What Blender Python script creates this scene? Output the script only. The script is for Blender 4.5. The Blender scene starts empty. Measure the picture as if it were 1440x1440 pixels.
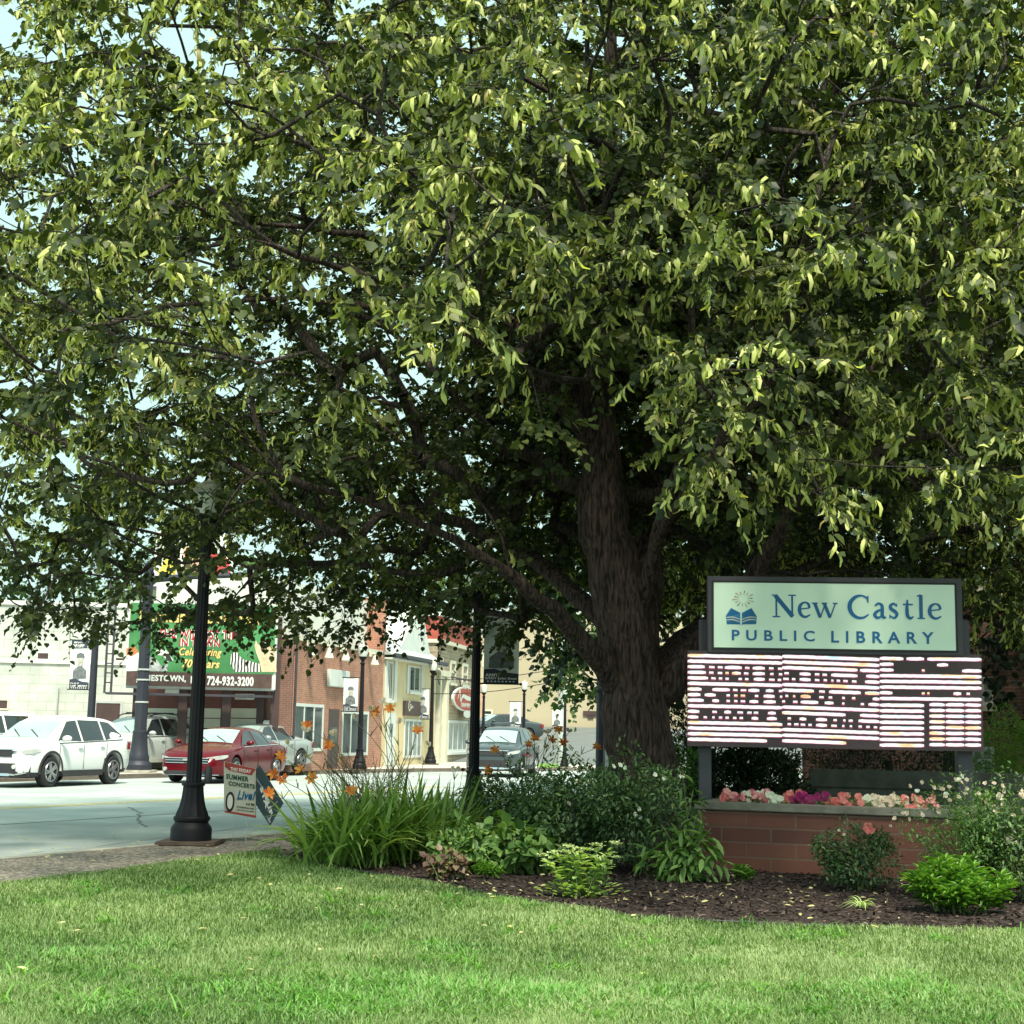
import bpy, bmesh, math, random
import numpy as np
from mathutils import Vector, Matrix
R_ = math.radians
random.seed(7)
rng = np.random.default_rng(11)
scene = bpy.context.scene
COL = scene.collection

# ------------------------------------------------------------------ camera, world, sun, exposure
CAM_H = 1.45; FPX = 2080.0; PITCH = R_(8.5); ROLL = R_(1.07)
cd = bpy.data.cameras.new("camera"); cam = bpy.data.objects.new("camera", cd); COL.objects.link(cam)
cd.sensor_width = 36.0; cd.lens = FPX/1440*36.0; cd.clip_start = 0.1; cd.clip_end = 3000
cam.matrix_world = Matrix.Translation((0, 0, CAM_H)) @ Matrix.Rotation(R_(90)+PITCH, 4, 'X') @ Matrix.Rotation(ROLL, 4, 'Z')
scene.camera = cam
SUN_EL, SUN_AZ = 57.0, 168.0          # azimuth clockwise from +Y: behind the camera, to its right
w = bpy.data.worlds.new("World"); scene.world = w; w.use_nodes = True
nt = w.node_tree; nt.nodes.clear()
sky = nt.nodes.new('ShaderNodeTexSky'); sky.sky_type = 'NISHITA'; sky.sun_disc = False
sky.sun_elevation = R_(SUN_EL); sky.sun_rotation = R_(SUN_AZ); sky.air_density = 1.6; sky.dust_density = 4.0
mx = nt.nodes.new('ShaderNodeMixRGB'); mx.inputs[0].default_value = 0.8
mx.inputs[2].default_value = (6.6, 9.6, 8.9, 1)          # bright, thin overcast
bgn = nt.nodes.new('ShaderNodeBackground'); bgn.inputs[1].default_value = 0.078
out = nt.nodes.new('ShaderNodeOutputWorld')
nt.links.new(sky.outputs[0], mx.inputs[1]); nt.links.new(mx.outputs[0], bgn.inputs[0]); nt.links.new(bgn.outputs[0], out.inputs[0])
sl = bpy.data.lights.new("sun", 'SUN'); sl.energy = 4.1; sl.angle = R_(8); sl.color = (1.0, 0.93, 0.77)
so = bpy.data.objects.new("sun", sl); COL.objects.link(so)
az, el = R_(SUN_AZ), R_(SUN_EL)
sdir = Vector((math.sin(az)*math.cos(el), math.cos(az)*math.cos(el), math.sin(el)))
so.rotation_euler = (-sdir).to_track_quat('-Z', 'Y').to_euler(); so.location = (0, -5, 30)
scene.view_settings.view_transform = 'Standard'; scene.view_settings.look = 'None'
scene.view_settings.exposure = 0.72; scene.view_settings.gamma = 1
scene.view_settings.use_curve_mapping = False
scene.cycles.max_bounces = 3; scene.cycles.diffuse_bounces = 2

# ------------------------------------------------------------------ pixel helpers (where things stand)
_f = Vector((0, math.cos(PITCH), math.sin(PITCH))); _r = Vector((1, 0, 0)); _u = Vector((0, -math.sin(PITCH), math.cos(PITCH)))
_r2 = _r*math.cos(ROLL)+_u*math.sin(ROLL); _u2 = -_r*math.sin(ROLL)+_u*math.cos(ROLL)
CAMP = Vector((0, 0, CAM_H))
def ray(px, py): return _f + _r2*((px-720)/FPX) + _u2*((720-py)/FPX)
def G(px, py, z=0.12):
    d = ray(px, py); t = (z-CAM_H)/d.z
    return CAMP + d*t
def P(px, py, Y):
    d = ray(px, py); return CAMP + d*(Y/d.y)
def X(px, Y, z=1.0):
    # world x at depth Y of a thing seen in column px near height z
    py = 1031
    for _ in range(3):
        p = P(px, py, Y); py -= (z-p.z)*FPX/Y
    return P(px, py, Y).x
def proj(p):
    d = Vector(p)-CAMP; k = FPX/d.dot(_f)
    return 720+d.dot(_r2)*k, 720-d.dot(_u2)*k

# ------------------------------------------------------------------ object helpers
def tag(o, label=None, cat=None, group=None, kind=None):
    if label: o['label'] = label
    if cat: o['category'] = cat
    if group: o['group'] = group
    if kind: o['kind'] = kind
    return o
def thing(name, label, cat, loc=(0, 0, 0), rz=0, group=None):
    o = bpy.data.objects.new(name, None); COL.objects.link(o)
    o.location = loc; o.rotation_euler = (0, 0, rz); o.empty_display_size = .2
    return tag(o, label, cat, group)
def link(name, me, parent=None):
    o = bpy.data.objects.new(name, me); COL.objects.link(o)
    if parent: o.parent = parent
    return o
def dup(root, loc=None, rz=None, label=None, group=None, scale=None):
    r = root.copy(); COL.objects.link(r)
    if loc is not None: r.location = loc
    if rz is not None: r.rotation_euler = (0, 0, rz)
    if scale: r.scale = (scale,)*3
    if label: r['label'] = label
    if group: r['group'] = group
    for ch in [o for o in root.children]:
        c = ch.copy(); COL.objects.link(c); c.parent = r
        for g in ch.children:
            d = g.copy(); COL.objects.link(d); d.parent = c
    return r

class MB:
    def __init__(s): s.v = []; s.f = []; s.m = []
    def add(s, vs, fs, mi=0):
        b = len(s.v); s.v += [tuple(v) for v in vs]
        s.f += [tuple(b+i for i in f) for f in fs]; s.m += [mi]*len(fs); return s
    def box(s, x0, x1, y0, y1, z0, z1, mi=0):
        if x0 > x1: x0, x1 = x1, x0
        if y0 > y1: y0, y1 = y1, y0
        if z0 > z1: z0, z1 = z1, z0
        vs = [(x0,y0,z0),(x1,y0,z0),(x1,y1,z0),(x0,y1,z0),(x0,y0,z1),(x1,y0,z1),(x1,y1,z1),(x0,y1,z1)]
        return s.add(vs, [(0,3,2,1),(4,5,6,7),(0,1,5,4),(1,2,6,5),(2,3,7,6),(3,0,4,7)], mi)
    def prism(s, pts, y0, y1, mi=0):
        # outline in local x,z (counter-clockwise seen from the front, -y), between y0 (front) and y1
        n = len(pts)
        vs = [(p[0], y0, p[1]) for p in pts]+[(p[0], y1, p[1]) for p in pts]
        fs = [tuple(range(n)), tuple(range(2*n-1, n-1, -1))]+[(i, i+n, (i+1) % n+n, (i+1) % n) for i in range(n)]
        return s.add(vs, fs, mi)
    def slab(s, pts, z0, z1, mi=0):
        n = len(pts)
        vs = [(p[0], p[1], z0) for p in pts]+[(p[0], p[1], z1) for p in pts]
        fs = [tuple(range(n-1, -1, -1)), tuple(range(n, 2*n))]+[(i, (i+1) % n, (i+1) % n+n, i+n) for i in range(n)]
        return s.add(vs, fs, mi)
    def lathe(s, prof, n=16, c=(0, 0, 0), mi=0, flute=0, axis='z', cap=True):
        vs = []; fs = []
        for (r, z) in prof:
            for i in range(n):
                a = 2*math.pi*i/n; rr = r*(1-(flute if i % 2 else 0))
                p = (rr*math.cos(a), rr*math.sin(a), z)
                if axis == 'y': p = (p[0], p[2], p[1])
                if axis == 'x': p = (p[2], p[0], p[1])
                vs.append((p[0]+c[0], p[1]+c[1], p[2]+c[2]))
        for k in range(len(prof)-1):
            for i in range(n):
                j = (i+1) % n
                q = (k*n+i, k*n+j, (k+1)*n+j, (k+1)*n+i)
                fs.append(q if axis != 'y' else q[::-1])
        if cap:
            a = tuple(range(n-1, -1, -1)); b = tuple(range((len(prof)-1)*n, len(prof)*n))
            fs += [a, b] if axis != 'y' else [a[::-1], b[::-1]]
        return s.add(vs, fs, mi)
    def tube(s, pts, rad, n=6, mi=0):
        pts = [Vector(p) for p in pts]; m = len(pts)
        if not hasattr(rad, '__len__'): rad = [rad]*m
        vs = []; prev = None
        for i in range(m):
            t = (pts[min(i+1, m-1)]-pts[max(i-1, 0)])
            if t.length < 1e-9: t = Vector((0, 0, 1))
            t.normalize()
            if prev is None: a = t.orthogonal().normalized()
            else:
                a = prev-t*prev.dot(t); a = a.normalized() if a.length > 1e-6 else t.orthogonal().normalized()
            prev = a; b = t.cross(a)
            for k in range(n):
                q = 2*math.pi*k/n
                vs.append(pts[i]+(a*math.cos(q)+b*math.sin(q))*rad[i])
        fs = [(i*n+k, i*n+(k+1) % n, (i+1)*n+(k+1) % n, (i+1)*n+k) for i in range(m-1) for k in range(n)]
        fs += [tuple(range(n-1, -1, -1)), tuple(range((m-1)*n, m*n))]
        return s.add(vs, fs, mi)
    def ball(s, c, r, n=10, k=6, mi=0):
        if not hasattr(r, '__len__'): r = (r, r, r)
        prof = [(max(math.sin(math.pi*i/k), .02), -math.cos(math.pi*i/k)) for i in range(k+1)]
        b = len(s.v); s.lathe(prof, n, mi=mi)
        for i in range(b, len(s.v)):
            x, y, z = s.v[i]; s.v[i] = (c[0]+x*r[0], c[1]+y*r[1], c[2]+z*r[2])
        return s
    def build(s, name, mats, parent=None, smooth=None, bevel=0, loc=None):
        me = bpy.data.meshes.new(name); me.from_pydata(s.v, [], s.f)
        if not isinstance(mats, (list, tuple)): mats = [mats]
        for m in mats: me.materials.append(m)
        me.polygons.foreach_set('material_index', s.m); me.update()
        o = link(name, me, parent)
        if loc: o.location = loc
        if bevel:
            bm = bmesh.new(); bm.from_mesh(me)
            es = [e for e in bm.edges if len(e.link_faces) == 2 and e.calc_face_angle(0) > .6]
            try: bmesh.ops.bevel(bm, geom=es, offset=bevel, segments=2, affect='EDGES', clamp_overlap=True)
            except Exception: pass
            bm.to_mesh(me); bm.free()
        if smooth is not None:
            me.polygons.foreach_set('use_smooth', [True]*len(me.polygons)); me.set_sharp_from_angle(angle=R_(smooth))
        return o

class Frame:
    # a wall: origin at p0, local +x towards p1, local -y faces the camera, z up
    def __init__(s, p0, p1, z=0.12):
        s.p0 = Vector((p0[0], p0[1], z)); d = Vector((p1[0]-p0[0], p1[1]-p0[1], 0)); s.L = d.length; s.u = d.normalized()
        s.n = Vector((s.u.y, -s.u.x, 0)); s.rz = math.atan2(s.u.y, s.u.x)
    def pix(s, px, py, off=0):
        d = ray(px, py); o = s.p0+s.n*off
        t = (o-CAMP).dot(s.n)/d.dot(s.n); q = CAMP+d*t-s.p0
        return q.dot(s.u), q.z
    def w(s, x, y, z=0): return s.p0+s.u*x-s.n*y+Vector((0, 0, z))

# ------------------------------------------------------------------ materials
def pm(name, col, rough=.65, metal=0, var=.18, scale=3, bump=0, bscale=30, spec=.5, col2=None, emis=None):
    m = bpy.data.materials.new(name); m.use_nodes = True; n = m.node_tree; b = n.nodes['Principled BSDF']
    b.inputs['Roughness'].default_value = rough; b.inputs['Metallic'].default_value = metal
    b.inputs['Specular IOR Level'].default_value = spec
    tc = n.nodes.new('ShaderNodeTexCoord'); nz = n.nodes.new('ShaderNodeTexNoise'); nz.inputs['Scale'].default_value = scale; nz.inputs['Detail'].default_value = 5
    n.links.new(tc.outputs['Object'], nz.inputs['Vector'])
    mr = n.nodes.new('ShaderNodeValToRGB'); c = col
    c1 = tuple(min(1, x*(1-var)) for x in c)+(1,); c2 = (tuple(col2)+(1,)) if col2 else tuple(min(1, x*(1+var)) for x in c)+(1,)
    mr.color_ramp.elements[0].color = c1; mr.color_ramp.elements[1].color = c2
    mr.color_ramp.elements[0].position = .3; mr.color_ramp.elements[1].position = .7
    n.links.new(nz.outputs['Fac'], mr.inputs[0]); n.links.new(mr.outputs[0], b.inputs['Base Color'])
    if bump:
        n2 = n.nodes.new('ShaderNodeTexNoise'); n2.inputs['Scale'].default_value = bscale; n2.inputs['Detail'].default_value = 6
        n.links.new(tc.outputs['Object'], n2.inputs['Vector'])
        bp = n.nodes.new('ShaderNodeBump'); bp.inputs['Strength'].default_value = bump; bp.inputs['Distance'].default_value = .02
        n.links.new(n2.outputs['Fac'], bp.inputs['Height']); n.links.new(bp.outputs[0], b.inputs['Normal'])
    if emis:
        b.inputs['Emission Color'].default_value = tuple(emis[:3])+(1,); b.inputs['Emission Strength'].default_value = emis[3]
    return m
def brick(name, c1, c2, mortar, bw=.2, bh=.067, ms=.008, rough=.85, bump=.4):
    # vector = (x+y, z) of the wall's own frame, in metres
    m = pm(name, c1, rough, var=.1, scale=1.2); n = m.node_tree; b = n.nodes['Principled BSDF']
    tc = n.nodes['Texture Coordinate']; sp = n.nodes.new('ShaderNodeSeparateXYZ'); cb = n.nodes.new('ShaderNodeCombineXYZ'); ad = n.nodes.new('ShaderNodeMath')
    n.links.new(tc.outputs['Object'], sp.inputs[0]); n.links.new(sp.outputs[0], ad.inputs[0]); n.links.new(sp.outputs[1], ad.inputs[1])
    n.links.new(ad.outputs[0], cb.inputs[0]); n.links.new(sp.outputs[2], cb.inputs[1])
    br = n.nodes.new('ShaderNodeTexBrick'); br.inputs['Scale'].default_value = 1; br.inputs['Brick Width'].default_value = bw
    br.inputs['Row Height'].default_value = bh; br.inputs['Mortar Size'].default_value = ms; br.inputs['Mortar Smooth'].default_value = .2
    br.inputs['Color1'].default_value = c1+(1,); br.inputs['Color2'].default_value = c2+(1,); br.inputs['Mortar'].default_value = mortar+(1,)
    n.links.new(cb.outputs[0], br.inputs['Vector'])
    nz = n.nodes.new('ShaderNodeTexNoise'); nz.inputs['Scale'].default_value = 1.4; nz.inputs['Detail'].default_value = 8
    n.links.new(tc.outputs['Object'], nz.inputs['Vector'])
    mr = n.nodes.new('ShaderNodeMapRange'); mr.inputs[1].default_value = .3; mr.inputs[2].default_value = .7; mr.inputs[3].default_value = .78; mr.inputs[4].default_value = 1.15
    n.links.new(nz.outputs['Fac'], mr.inputs[0])
    mu = n.nodes.new('ShaderNodeMixRGB'); mu.blend_type = 'MULTIPLY'; mu.inputs[0].default_value = 1
    n.links.new(br.outputs[0], mu.inputs[1]); n.links.new(mr.outputs[0], mu.inputs[2]); n.links.new(mu.outputs[0], b.inputs['Base Color'])
    bp = n.nodes.new('ShaderNodeBump'); bp.inputs['Strength'].default_value = bump; bp.inputs['Distance'].default_value = .01; bp.invert = True
    n.links.new(br.outputs['Fac'], bp.inputs['Height']); n.links.new(bp.outputs[0], b.inputs['Normal'])
    return m
def leafmat(name, cols, rough=.5, trans=.35, tcol=None, spec=.4):
    # colour per leaf comes from the random attribute "var"
    m = bpy.data.materials.new(name); m.use_nodes = True; n = m.node_tree; b = n.nodes['Principled BSDF']
    at = n.nodes.new('ShaderNodeAttribute'); at.attribute_name = 'var'
    cr = n.nodes.new('ShaderNodeValToRGB'); els = cr.color_ramp.elements
    while len(els) < len(cols): els.new(.5)
    for i, c in enumerate(cols): els[i].position = i/(len(cols)-1); els[i].color = tuple(c)+(1,)
    n.links.new(at.outputs['Fac'], cr.inputs[0]); n.links.new(cr.outputs[0], b.inputs['Base Color'])
    b.inputs['Roughness'].default_value = rough; b.inputs['Specular IOR Level'].default_value = spec
    if trans:
        tr = n.nodes.new('ShaderNodeBsdfTranslucent'); mt = n.nodes.new('ShaderNodeMixRGB'); mt.blend_type = 'MULTIPLY'; mt.inputs[0].default_value = 1
        mt.inputs[2].default_value = (1.5, 1.6, .5, 1); n.links.new(cr.outputs[0], mt.inputs[1]); n.links.new(mt.outputs[0], tr.inputs[0])
        ms = n.nodes.new('ShaderNodeMixShader'); ms.inputs[0].default_value = trans
        n.links.new(b.outputs[0], ms.inputs[1]); n.links.new(tr.outputs[0], ms.inputs[2])
        n.links.new(ms.outputs[0], n.nodes['Material Output'].inputs[0])
    return m
M = {}
M['black'] = pm('black_paint', (.007, .007, .011), .6, var=.3, scale=8, bump=.1, spec=.3)
M['darkmetal'] = pm('dark_metal', (.045, .043, .055), .5, var=.2)
M['bluepole'] = pm('blue_grey_pole', (.020, .024, .038), .55)
M['rust'] = pm('rusty_plate', (.10, .07, .055), .9, var=.4, bump=.3)
M['rubber'] = pm('rubber', (.018, .018, .02), .8)
M['plasticblk'] = pm('black_plastic', (.022, .022, .025), .55)
M['alloy'] = pm('alloy', (.35, .36, .37), .3, .8)
M['chrome'] = pm('chrome', (.75, .76, .77), .12, 1, var=.02)
M['white_paint'] = pm('white_car_paint', (.78, .80, .79), .22, var=.02)
M['silver_paint'] = pm('silver_car_paint', (.42, .45, .43), .25, .4, var=.03)
M['pale_paint'] = pm('pale_grey_car_paint', (.55, .60, .58), .25, .2, var=.03)
M['red_paint'] = pm('red_car_paint', (.13, .004, .010), .2, .25, var=.05)
M['dark_paint'] = pm('dark_car_paint', (.06, .075, .08), .2, .3, var=.05)
M['glass'] = pm('dark_glass', (.02, .026, .028), .06, 0, var=.2, spec=.9)
M['screen'] = pm('sky_lit_windscreen', (.33, .44, .42), .1, 0, var=.15, scale=1.5, spec=.9)  # pale sky reflection painted into the glass base colour
M['lamp'] = pm('headlight_glass', (.62, .64, .62), .12, .3, var=.1)
M['taillight'] = pm('taillight', (.22, .01, .02), .2)
M['white'] = pm('white_trim', (.62, .65, .61), .6, var=.06)
M['cream_trim'] = pm('cream_trim', (.62, .60, .48), .7, var=.08)
M['winglass'] = pm('window_glass', (.05, .065, .07), .08, var=.5, scale=1.5, spec=.9)
M['paleglass'] = pm('curtained_glass', (.25, .30, .29), .15, var=.35, scale=2, spec=.8)
M['concrete'] = pm('concrete', (.40, .39, .34), .9, var=.2, scale=1.5, bump=.3, bscale=60)
M['lantern'] = pm('frosted_lantern', (.62, .66, .60), .3, var=.08)
# ------------------------------------------------------------------ bulk leaf meshes (numpy)
def bulk(name, V, F4, mat, parent=None, var=None, smooth=False):
    # V (n,3); F4 (m,4) int, -1 in the last column for a triangle
    me = bpy.data.meshes.new(name); nv = len(V); tri = F4[:, 3] < 0
    cnt = np.where(tri, 3, 4).astype(np.int32); flat = F4.reshape(-1); flat = flat[flat >= 0].astype(np.int32)
    me.vertices.add(nv); me.vertices.foreach_set('co', np.ascontiguousarray(V, dtype=np.float32).ravel())
    me.loops.add(len(flat)); me.loops.foreach_set('vertex_index', flat)
    me.polygons.add(len(F4)); st = np.concatenate([[0], np.cumsum(cnt)[:-1]]).astype(np.int32)
    me.polygons.foreach_set('loop_start', st); me.polygons.foreach_set('loop_total', cnt)
    if smooth: me.polygons.foreach_set('use_smooth', np.ones(len(F4), dtype=bool))
    me.update(calc_edges=True)
    if var is not None:
        a = me.attributes.new('var', 'FLOAT', 'POINT'); a.data.foreach_set('value', np.ascontiguousarray(var, dtype=np.float32))
    me.materials.append(mat)
    return link(name, me, parent)
def nrm(a): return a/np.maximum(np.linalg.norm(a, axis=-1, keepdims=True), 1e-9)
TPL = {  # verts (along, across, lift), faces
 'heart': ([(0,0,0),(.10,.36,.06),(.48,.46,.08),(1,0,-.10),(.48,-.46,.08),(.10,-.36,.06)], [(0,3,2,1),(0,5,4,3)]),
 'oval':  ([(0,0,0),(.25,.24,.05),(.65,.24,.05),(1,0,-.06),(.65,-.24,.05),(.25,-.24,.05)], [(0,3,2,1),(0,5,4,3)]),
 'lance': ([(0,0,0),(.35,.12,.06),(.7,.09,.0),(1,0,-.22),(.7,-.09,.0),(.35,-.12,.06)], [(0,3,2,1),(0,5,4,3)]),
 'bract': ([(0,-.07,0),(0,.07,0),(.30,-.11,.14),(.30,.11,.14),(.68,-.12,.14),(.68,.12,.14),(1,-.05,-.14),(1,.05,-.14)], [(0,1,3,2),(2,3,5,4),(4,5,7,6)]),
 'petal': ([(0,0,0),(.4,.35,.12),(.85,.42,.02),(1.0,0,-.05),(.85,-.42,.02),(.4,-.35,.12)], [(0,3,2,1),(0,5,4,3)]),
 'tepal': ([(0,0,0),(.4,.20,.22),(.75,.20,.22),(1.0,0,.02),(.75,-.20,.22),(.4,-.20,.22)], [(0,3,2,1),(0,5,4,3)]),
}
def leaves(base, d, up, L, W, tpl):
    # instances of a template: returns V,F
    T, Fc = TPL[tpl]; T = np.array(T); n = len(base); k = len(T)
    d = nrm(d); s = nrm(np.cross(d, up)); nn = np.cross(s, d)
    L = np.broadcast_to(L, (n,)); W = np.broadcast_to(W, (n,))
    V = base[:, None, :] + d[:, None, :]*(T[None, :, 0:1]*L[:, None, None]) + s[:, None, :]*(T[None, :, 1:2]*W[:, None, None]) + nn[:, None, :]*(T[None, :, 2:3]*L[:, None, None])
    F = np.array(Fc)[None]+np.arange(n)[:, None, None]*k
    return V.reshape(-1, 3), F.reshape(-1, 4), k
def rdir(n, g=None): return nrm((g or rng).normal(size=(n, 3)))
def leafobj(name, parts, mat, parent=None):
    Vs, Fs, vs = [], [], []; o = 0
    for (V, F, k, var) in parts:
        Vs.append(V); F = F.copy(); F[F >= 0] += o; Fs.append(F); vs.append(np.repeat(var, k)); o += len(V)
    return bulk(name, np.concatenate(Vs), np.concatenate(Fs), mat, parent, np.concatenate(vs))

# ------------------------------------------------------------------ branching
def tubes_np(name, chains, mat, parent, sides=6):
    # chains: list of (pts (m,3), radii (m,))
    Vs, Fs = [], []; o = 0
    ang = np.arange(sides)*2*math.pi/sides
    for pts, rad in chains:
        m = len(pts)
        if m < 2: continue
        t = np.gradient(pts, axis=0); t = nrm(t)
        ref = np.array([0.31, 0.22, 0.92]) if abs(t[0, 2]) < .9 else np.array([1., 0.1, 0])
        a = nrm(ref-t*(t@ref)[:, None]); b = np.cross(t, a)
        ring = pts[:, None]+(a[:, None]*np.cos(ang)[None, :, None]+b[:, None]*np.sin(ang)[None, :, None])*rad[:, None, None]
        Vs.append(ring.reshape(-1, 3))
        i = np.arange(m-1)[:, None]*sides; k = np.arange(sides)[None]; k2 = (k+1) % sides
        Fs.append(np.stack([i+k, i+k2, i+sides+k2, i+sides+k], -1).reshape(-1, 4)+o); o += m*sides
    return bulk(name, np.concatenate(Vs), np.concatenate(Fs), mat, parent, None, True)
def grow(limbs, attr, axis_xy, r0=.0075, seed=3, step=.28, expo=.5):
    g = np.random.default_rng(seed); pos = []; par = []; chains = []
    def addchain(start, pts):
        idx = [start] if start >= 0 else []
        for p in pts:
            pos.append(np.array(p, float)); par.append(idx[-1] if idx else -1); idx.append(len(pos)-1)
        chains.append(idx); return idx
    for li, lp in enumerate(limbs):
        lp = np.array(lp, float)
        seg = np.linalg.norm(np.diff(lp, axis=0), axis=1); s = np.concatenate([[0], np.cumsum(seg)]); n = max(int(s[-1]/step), 3)
        tt = np.linspace(0, s[-1], n)
        # smooth Catmull-like resample
        q = np.stack([np.interp(tt, s, lp[:, k]) for k in range(3)], 1)
        for _ in range(2): q[1:-1] = (q[:-2]+2*q[1:-1]+q[2:])/4
        q[1:-1] += g.normal(size=q[1:-1].shape)*.02
        if li == 0: addchain(-1, q)
        else:
            dd = np.linalg.norm(np.array(pos)-q[0], axis=1); st = int(dd.argmin()); addchain(st, q[1:])
    ax = np.array(axis_xy); order = np.argsort(np.linalg.norm(attr[:, :2]-ax, axis=1)+.3*np.abs(attr[:, 2]-5)); tips = []
    buf = np.zeros((len(attr)*16+len(pos)+50, 3)); buf[:len(pos)] = np.array(pos); nb = len(pos)
    for ai in order:
        a = attr[ai]; d = a-buf[:nb]; dist = np.linalg.norm(d, axis=1)+1e-6
        rad = buf[:nb].copy(); rad[:, :2] -= ax; rad[:, 2] -= 3.; rad = nrm(rad)
        dot = (d*rad).sum(1)/dist
        cost = dist*(1.45-.6*dot); i = int(cost.argmin()); L = dist[i]; n0 = buf[i]
        p = par[i]; tan = nrm(n0-buf[p]) if p >= 0 else np.array([0, 0, 1.])
        ctrl = n0+tan*L*.35+np.array([0, 0, L*.12])+g.normal(size=3)*L*.06
        n = max(int(L/step), 2); t = np.linspace(0, 1, n+1)[1:, None]
        q = (1-t)**2*n0+2*t*(1-t)*ctrl+t*t*a
        q[:-1] += g.normal(size=q[:-1].shape)*.025
        idx = addchain(i, q); m = len(q); buf[nb:nb+m] = q; nb += m; tips.append(idx[-1])
    cnt = np.zeros(len(pos)); cnt[tips] = 1
    for i in range(len(pos)-1, 0, -1):
        if par[i] >= 0 and par[i] < i: cnt[par[i]] += cnt[i]
    r = r0*np.maximum(cnt, .5)**expo
    pos = np.array(pos); out = []
    for c in chains:
        rr = r[c].copy()
        if len(c) > 1 and par[c[0]] is not None: rr[0] = min(rr[0], rr[1]*1.15)
        out.append((pos[c], rr))
    tipdir = nrm(np.array([pos[t]-pos[par[t]] for t in tips]))
    return out, pos[tips], tipdir
def bark(name, c, scale=1.):
    m = pm(name, c, .9, var=.35, scale=6); n = m.node_tree; b = n.nodes['Principled BSDF']; tc = n.nodes['Texture Coordinate']
    mp = n.nodes.new('ShaderNodeMapping'); mp.inputs['Scale'].default_value = (30*scale, 30*scale, 5*scale)
    nz = n.nodes.new('ShaderNodeTexNoise'); nz.inputs['Scale'].default_value = 1; nz.inputs['Detail'].default_value = 7; nz.inputs['Distortion'].default_value = .6
    n.links.new(tc.outputs['Object'], mp.inputs[0]); n.links.new(mp.outputs[0], nz.inputs['Vector'])
    bp = n.nodes.new('ShaderNodeBump'); bp.inputs['Strength'].default_value = 1; bp.inputs['Distance'].default_value = .13
    n.links.new(nz.outputs['Fac'], bp.inputs['Height']); n.links.new(bp.outputs[0], b.inputs['Normal'])
    cr = n.nodes.new('ShaderNodeValToRGB'); cr.color_ramp.elements[0].position = .38; cr.color_ramp.elements[1].position = .62
    cr.color_ramp.elements[0].color = tuple(x*.22 for x in c)+(1,); cr.color_ramp.elements[1].color = tuple(x*1.6 for x in c)+(1,)
    n.links.new(nz.outputs['Fac'], cr.inputs[0]); n.links.new(cr.outputs[0], b.inputs['Base Color'])
    return m

# ------------------------------------------------------------------ text
def text_mesh(s, bold=0, ext=.002):
    cu = bpy.data.curves.new('t', 'FONT'); cu.body = s; cu.size = 1; cu.extrude = ext; cu.offset = bold; cu.resolution_u = 3
    cu.space_character = 1.08
    o = bpy.data.objects.new('t', cu); COL.objects.link(o); bpy.context.view_layer.update()
    me = bpy.data.meshes.new_from_object(o.evaluated_get(bpy.context.evaluated_depsgraph_get()))
    bpy.data.objects.remove(o); bpy.data.curves.remove(cu); return me
def text(name, s, x0, x1, z0, z1, y, mat, parent, bold=.02, shear=0, rot=0, ext=.002, space=None):
    # fills the local rectangle x0..x1, z0..z1, front at local y (facing -y)
    me = text_mesh(s, bold, 1.0); n = len(me.vertices); co = np.zeros(n*3); me.vertices.foreach_get('co', co); co = co.reshape(-1, 3)
    a, b = co.min(0), co.max(0); co[:, 0] = (co[:, 0]-a[0])/(b[0]-a[0]); co[:, 1] = (co[:, 1]-a[1])/(b[1]-a[1])
    wd, hg = x1-x0, z1-z0; xx = co[:, 0]*wd+co[:, 1]*hg*shear; zz = co[:, 1]*hg; yy = y-np.sign(co[:, 2])*ext
    if rot:
        cx, cz = wd/2, hg/2; dx, dz = xx-cx, zz-cz; c_, s_ = math.cos(rot), math.sin(rot); xx = cx+dx*c_-dz*s_; zz = cz+dx*s_+dz*c_
    me.vertices.foreach_set('co', np.stack([xx+x0, yy, zz+z0], 1).ravel()); me.update(); me.name = name
    me.materials.clear(); me.materials.append(mat)
    return link(name, me, parent)
def dashes(x0, x1, z0, z1, y, mat, parent, n=9, seed=1, slope=0):
    # lettering too small in the photograph to read: a row of letter-sized marks
    q = random.Random(seed); mb = MB(); x = x0; s = (x1-x0)/n
    for i in range(n):
        a, b = x+s*q.uniform(.05, .15), x+s*q.uniform(.75, .95); d = -(x-x0)*slope; h = z1-z0
        if q.random() < .85:
            mb.box(a, a+s*.22, y-.002, y, z0+d, z1+d); mb.box(b-s*.2, b, y-.002, y, z0+d+(h*.45 if q.random() < .4 else 0), z1+d-(h*.4 if q.random() < .3 else 0))
            mb.box(a+s*.221, b-s*.201, y-.0015, y, z1+d-h*.25 if q.random() < .6 else z0+d+h*.38, z1+d if q.random() < .5 else z1+d-h*.3)
        x += s
    return mb.build('lettering', mat, parent)
def ribbon(pts, wd, k=10):
    # smooth stroke outline through pts [(x,z)] with widths, returned as a strip of quads (left,right)
    pts = np.array(pts, float); wd = np.array(wd, float); n = len(pts)
    if n > 2:
        t = np.arange(n); tt = np.linspace(0, n-1, (n-1)*k+1); ex = np.vstack([2*pts[0]-pts[1], pts, 2*pts[-1]-pts[-2]])
        q = []
        for u in tt:
            i = min(int(u), n-2); f = u-i; a, b, c, d = ex[i], ex[i+1], ex[i+2], ex[i+3]
            q.append(.5*((2*b)+(-a+c)*f+(2*a-5*b+4*c-d)*f*f+(-a+3*b-3*c+d)*f**3))
        q = np.array(q); w2 = np.interp(tt, t, wd)
    else: q = pts; w2 = wd
    g = np.gradient(q, axis=0); g /= np.linalg.norm(g, axis=1)[:, None]+1e-9; s = np.stack([-g[:, 1], g[:, 0]], 1)
    return q+s*w2[:, None]/2, q-s*w2[:, None]/2
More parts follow.
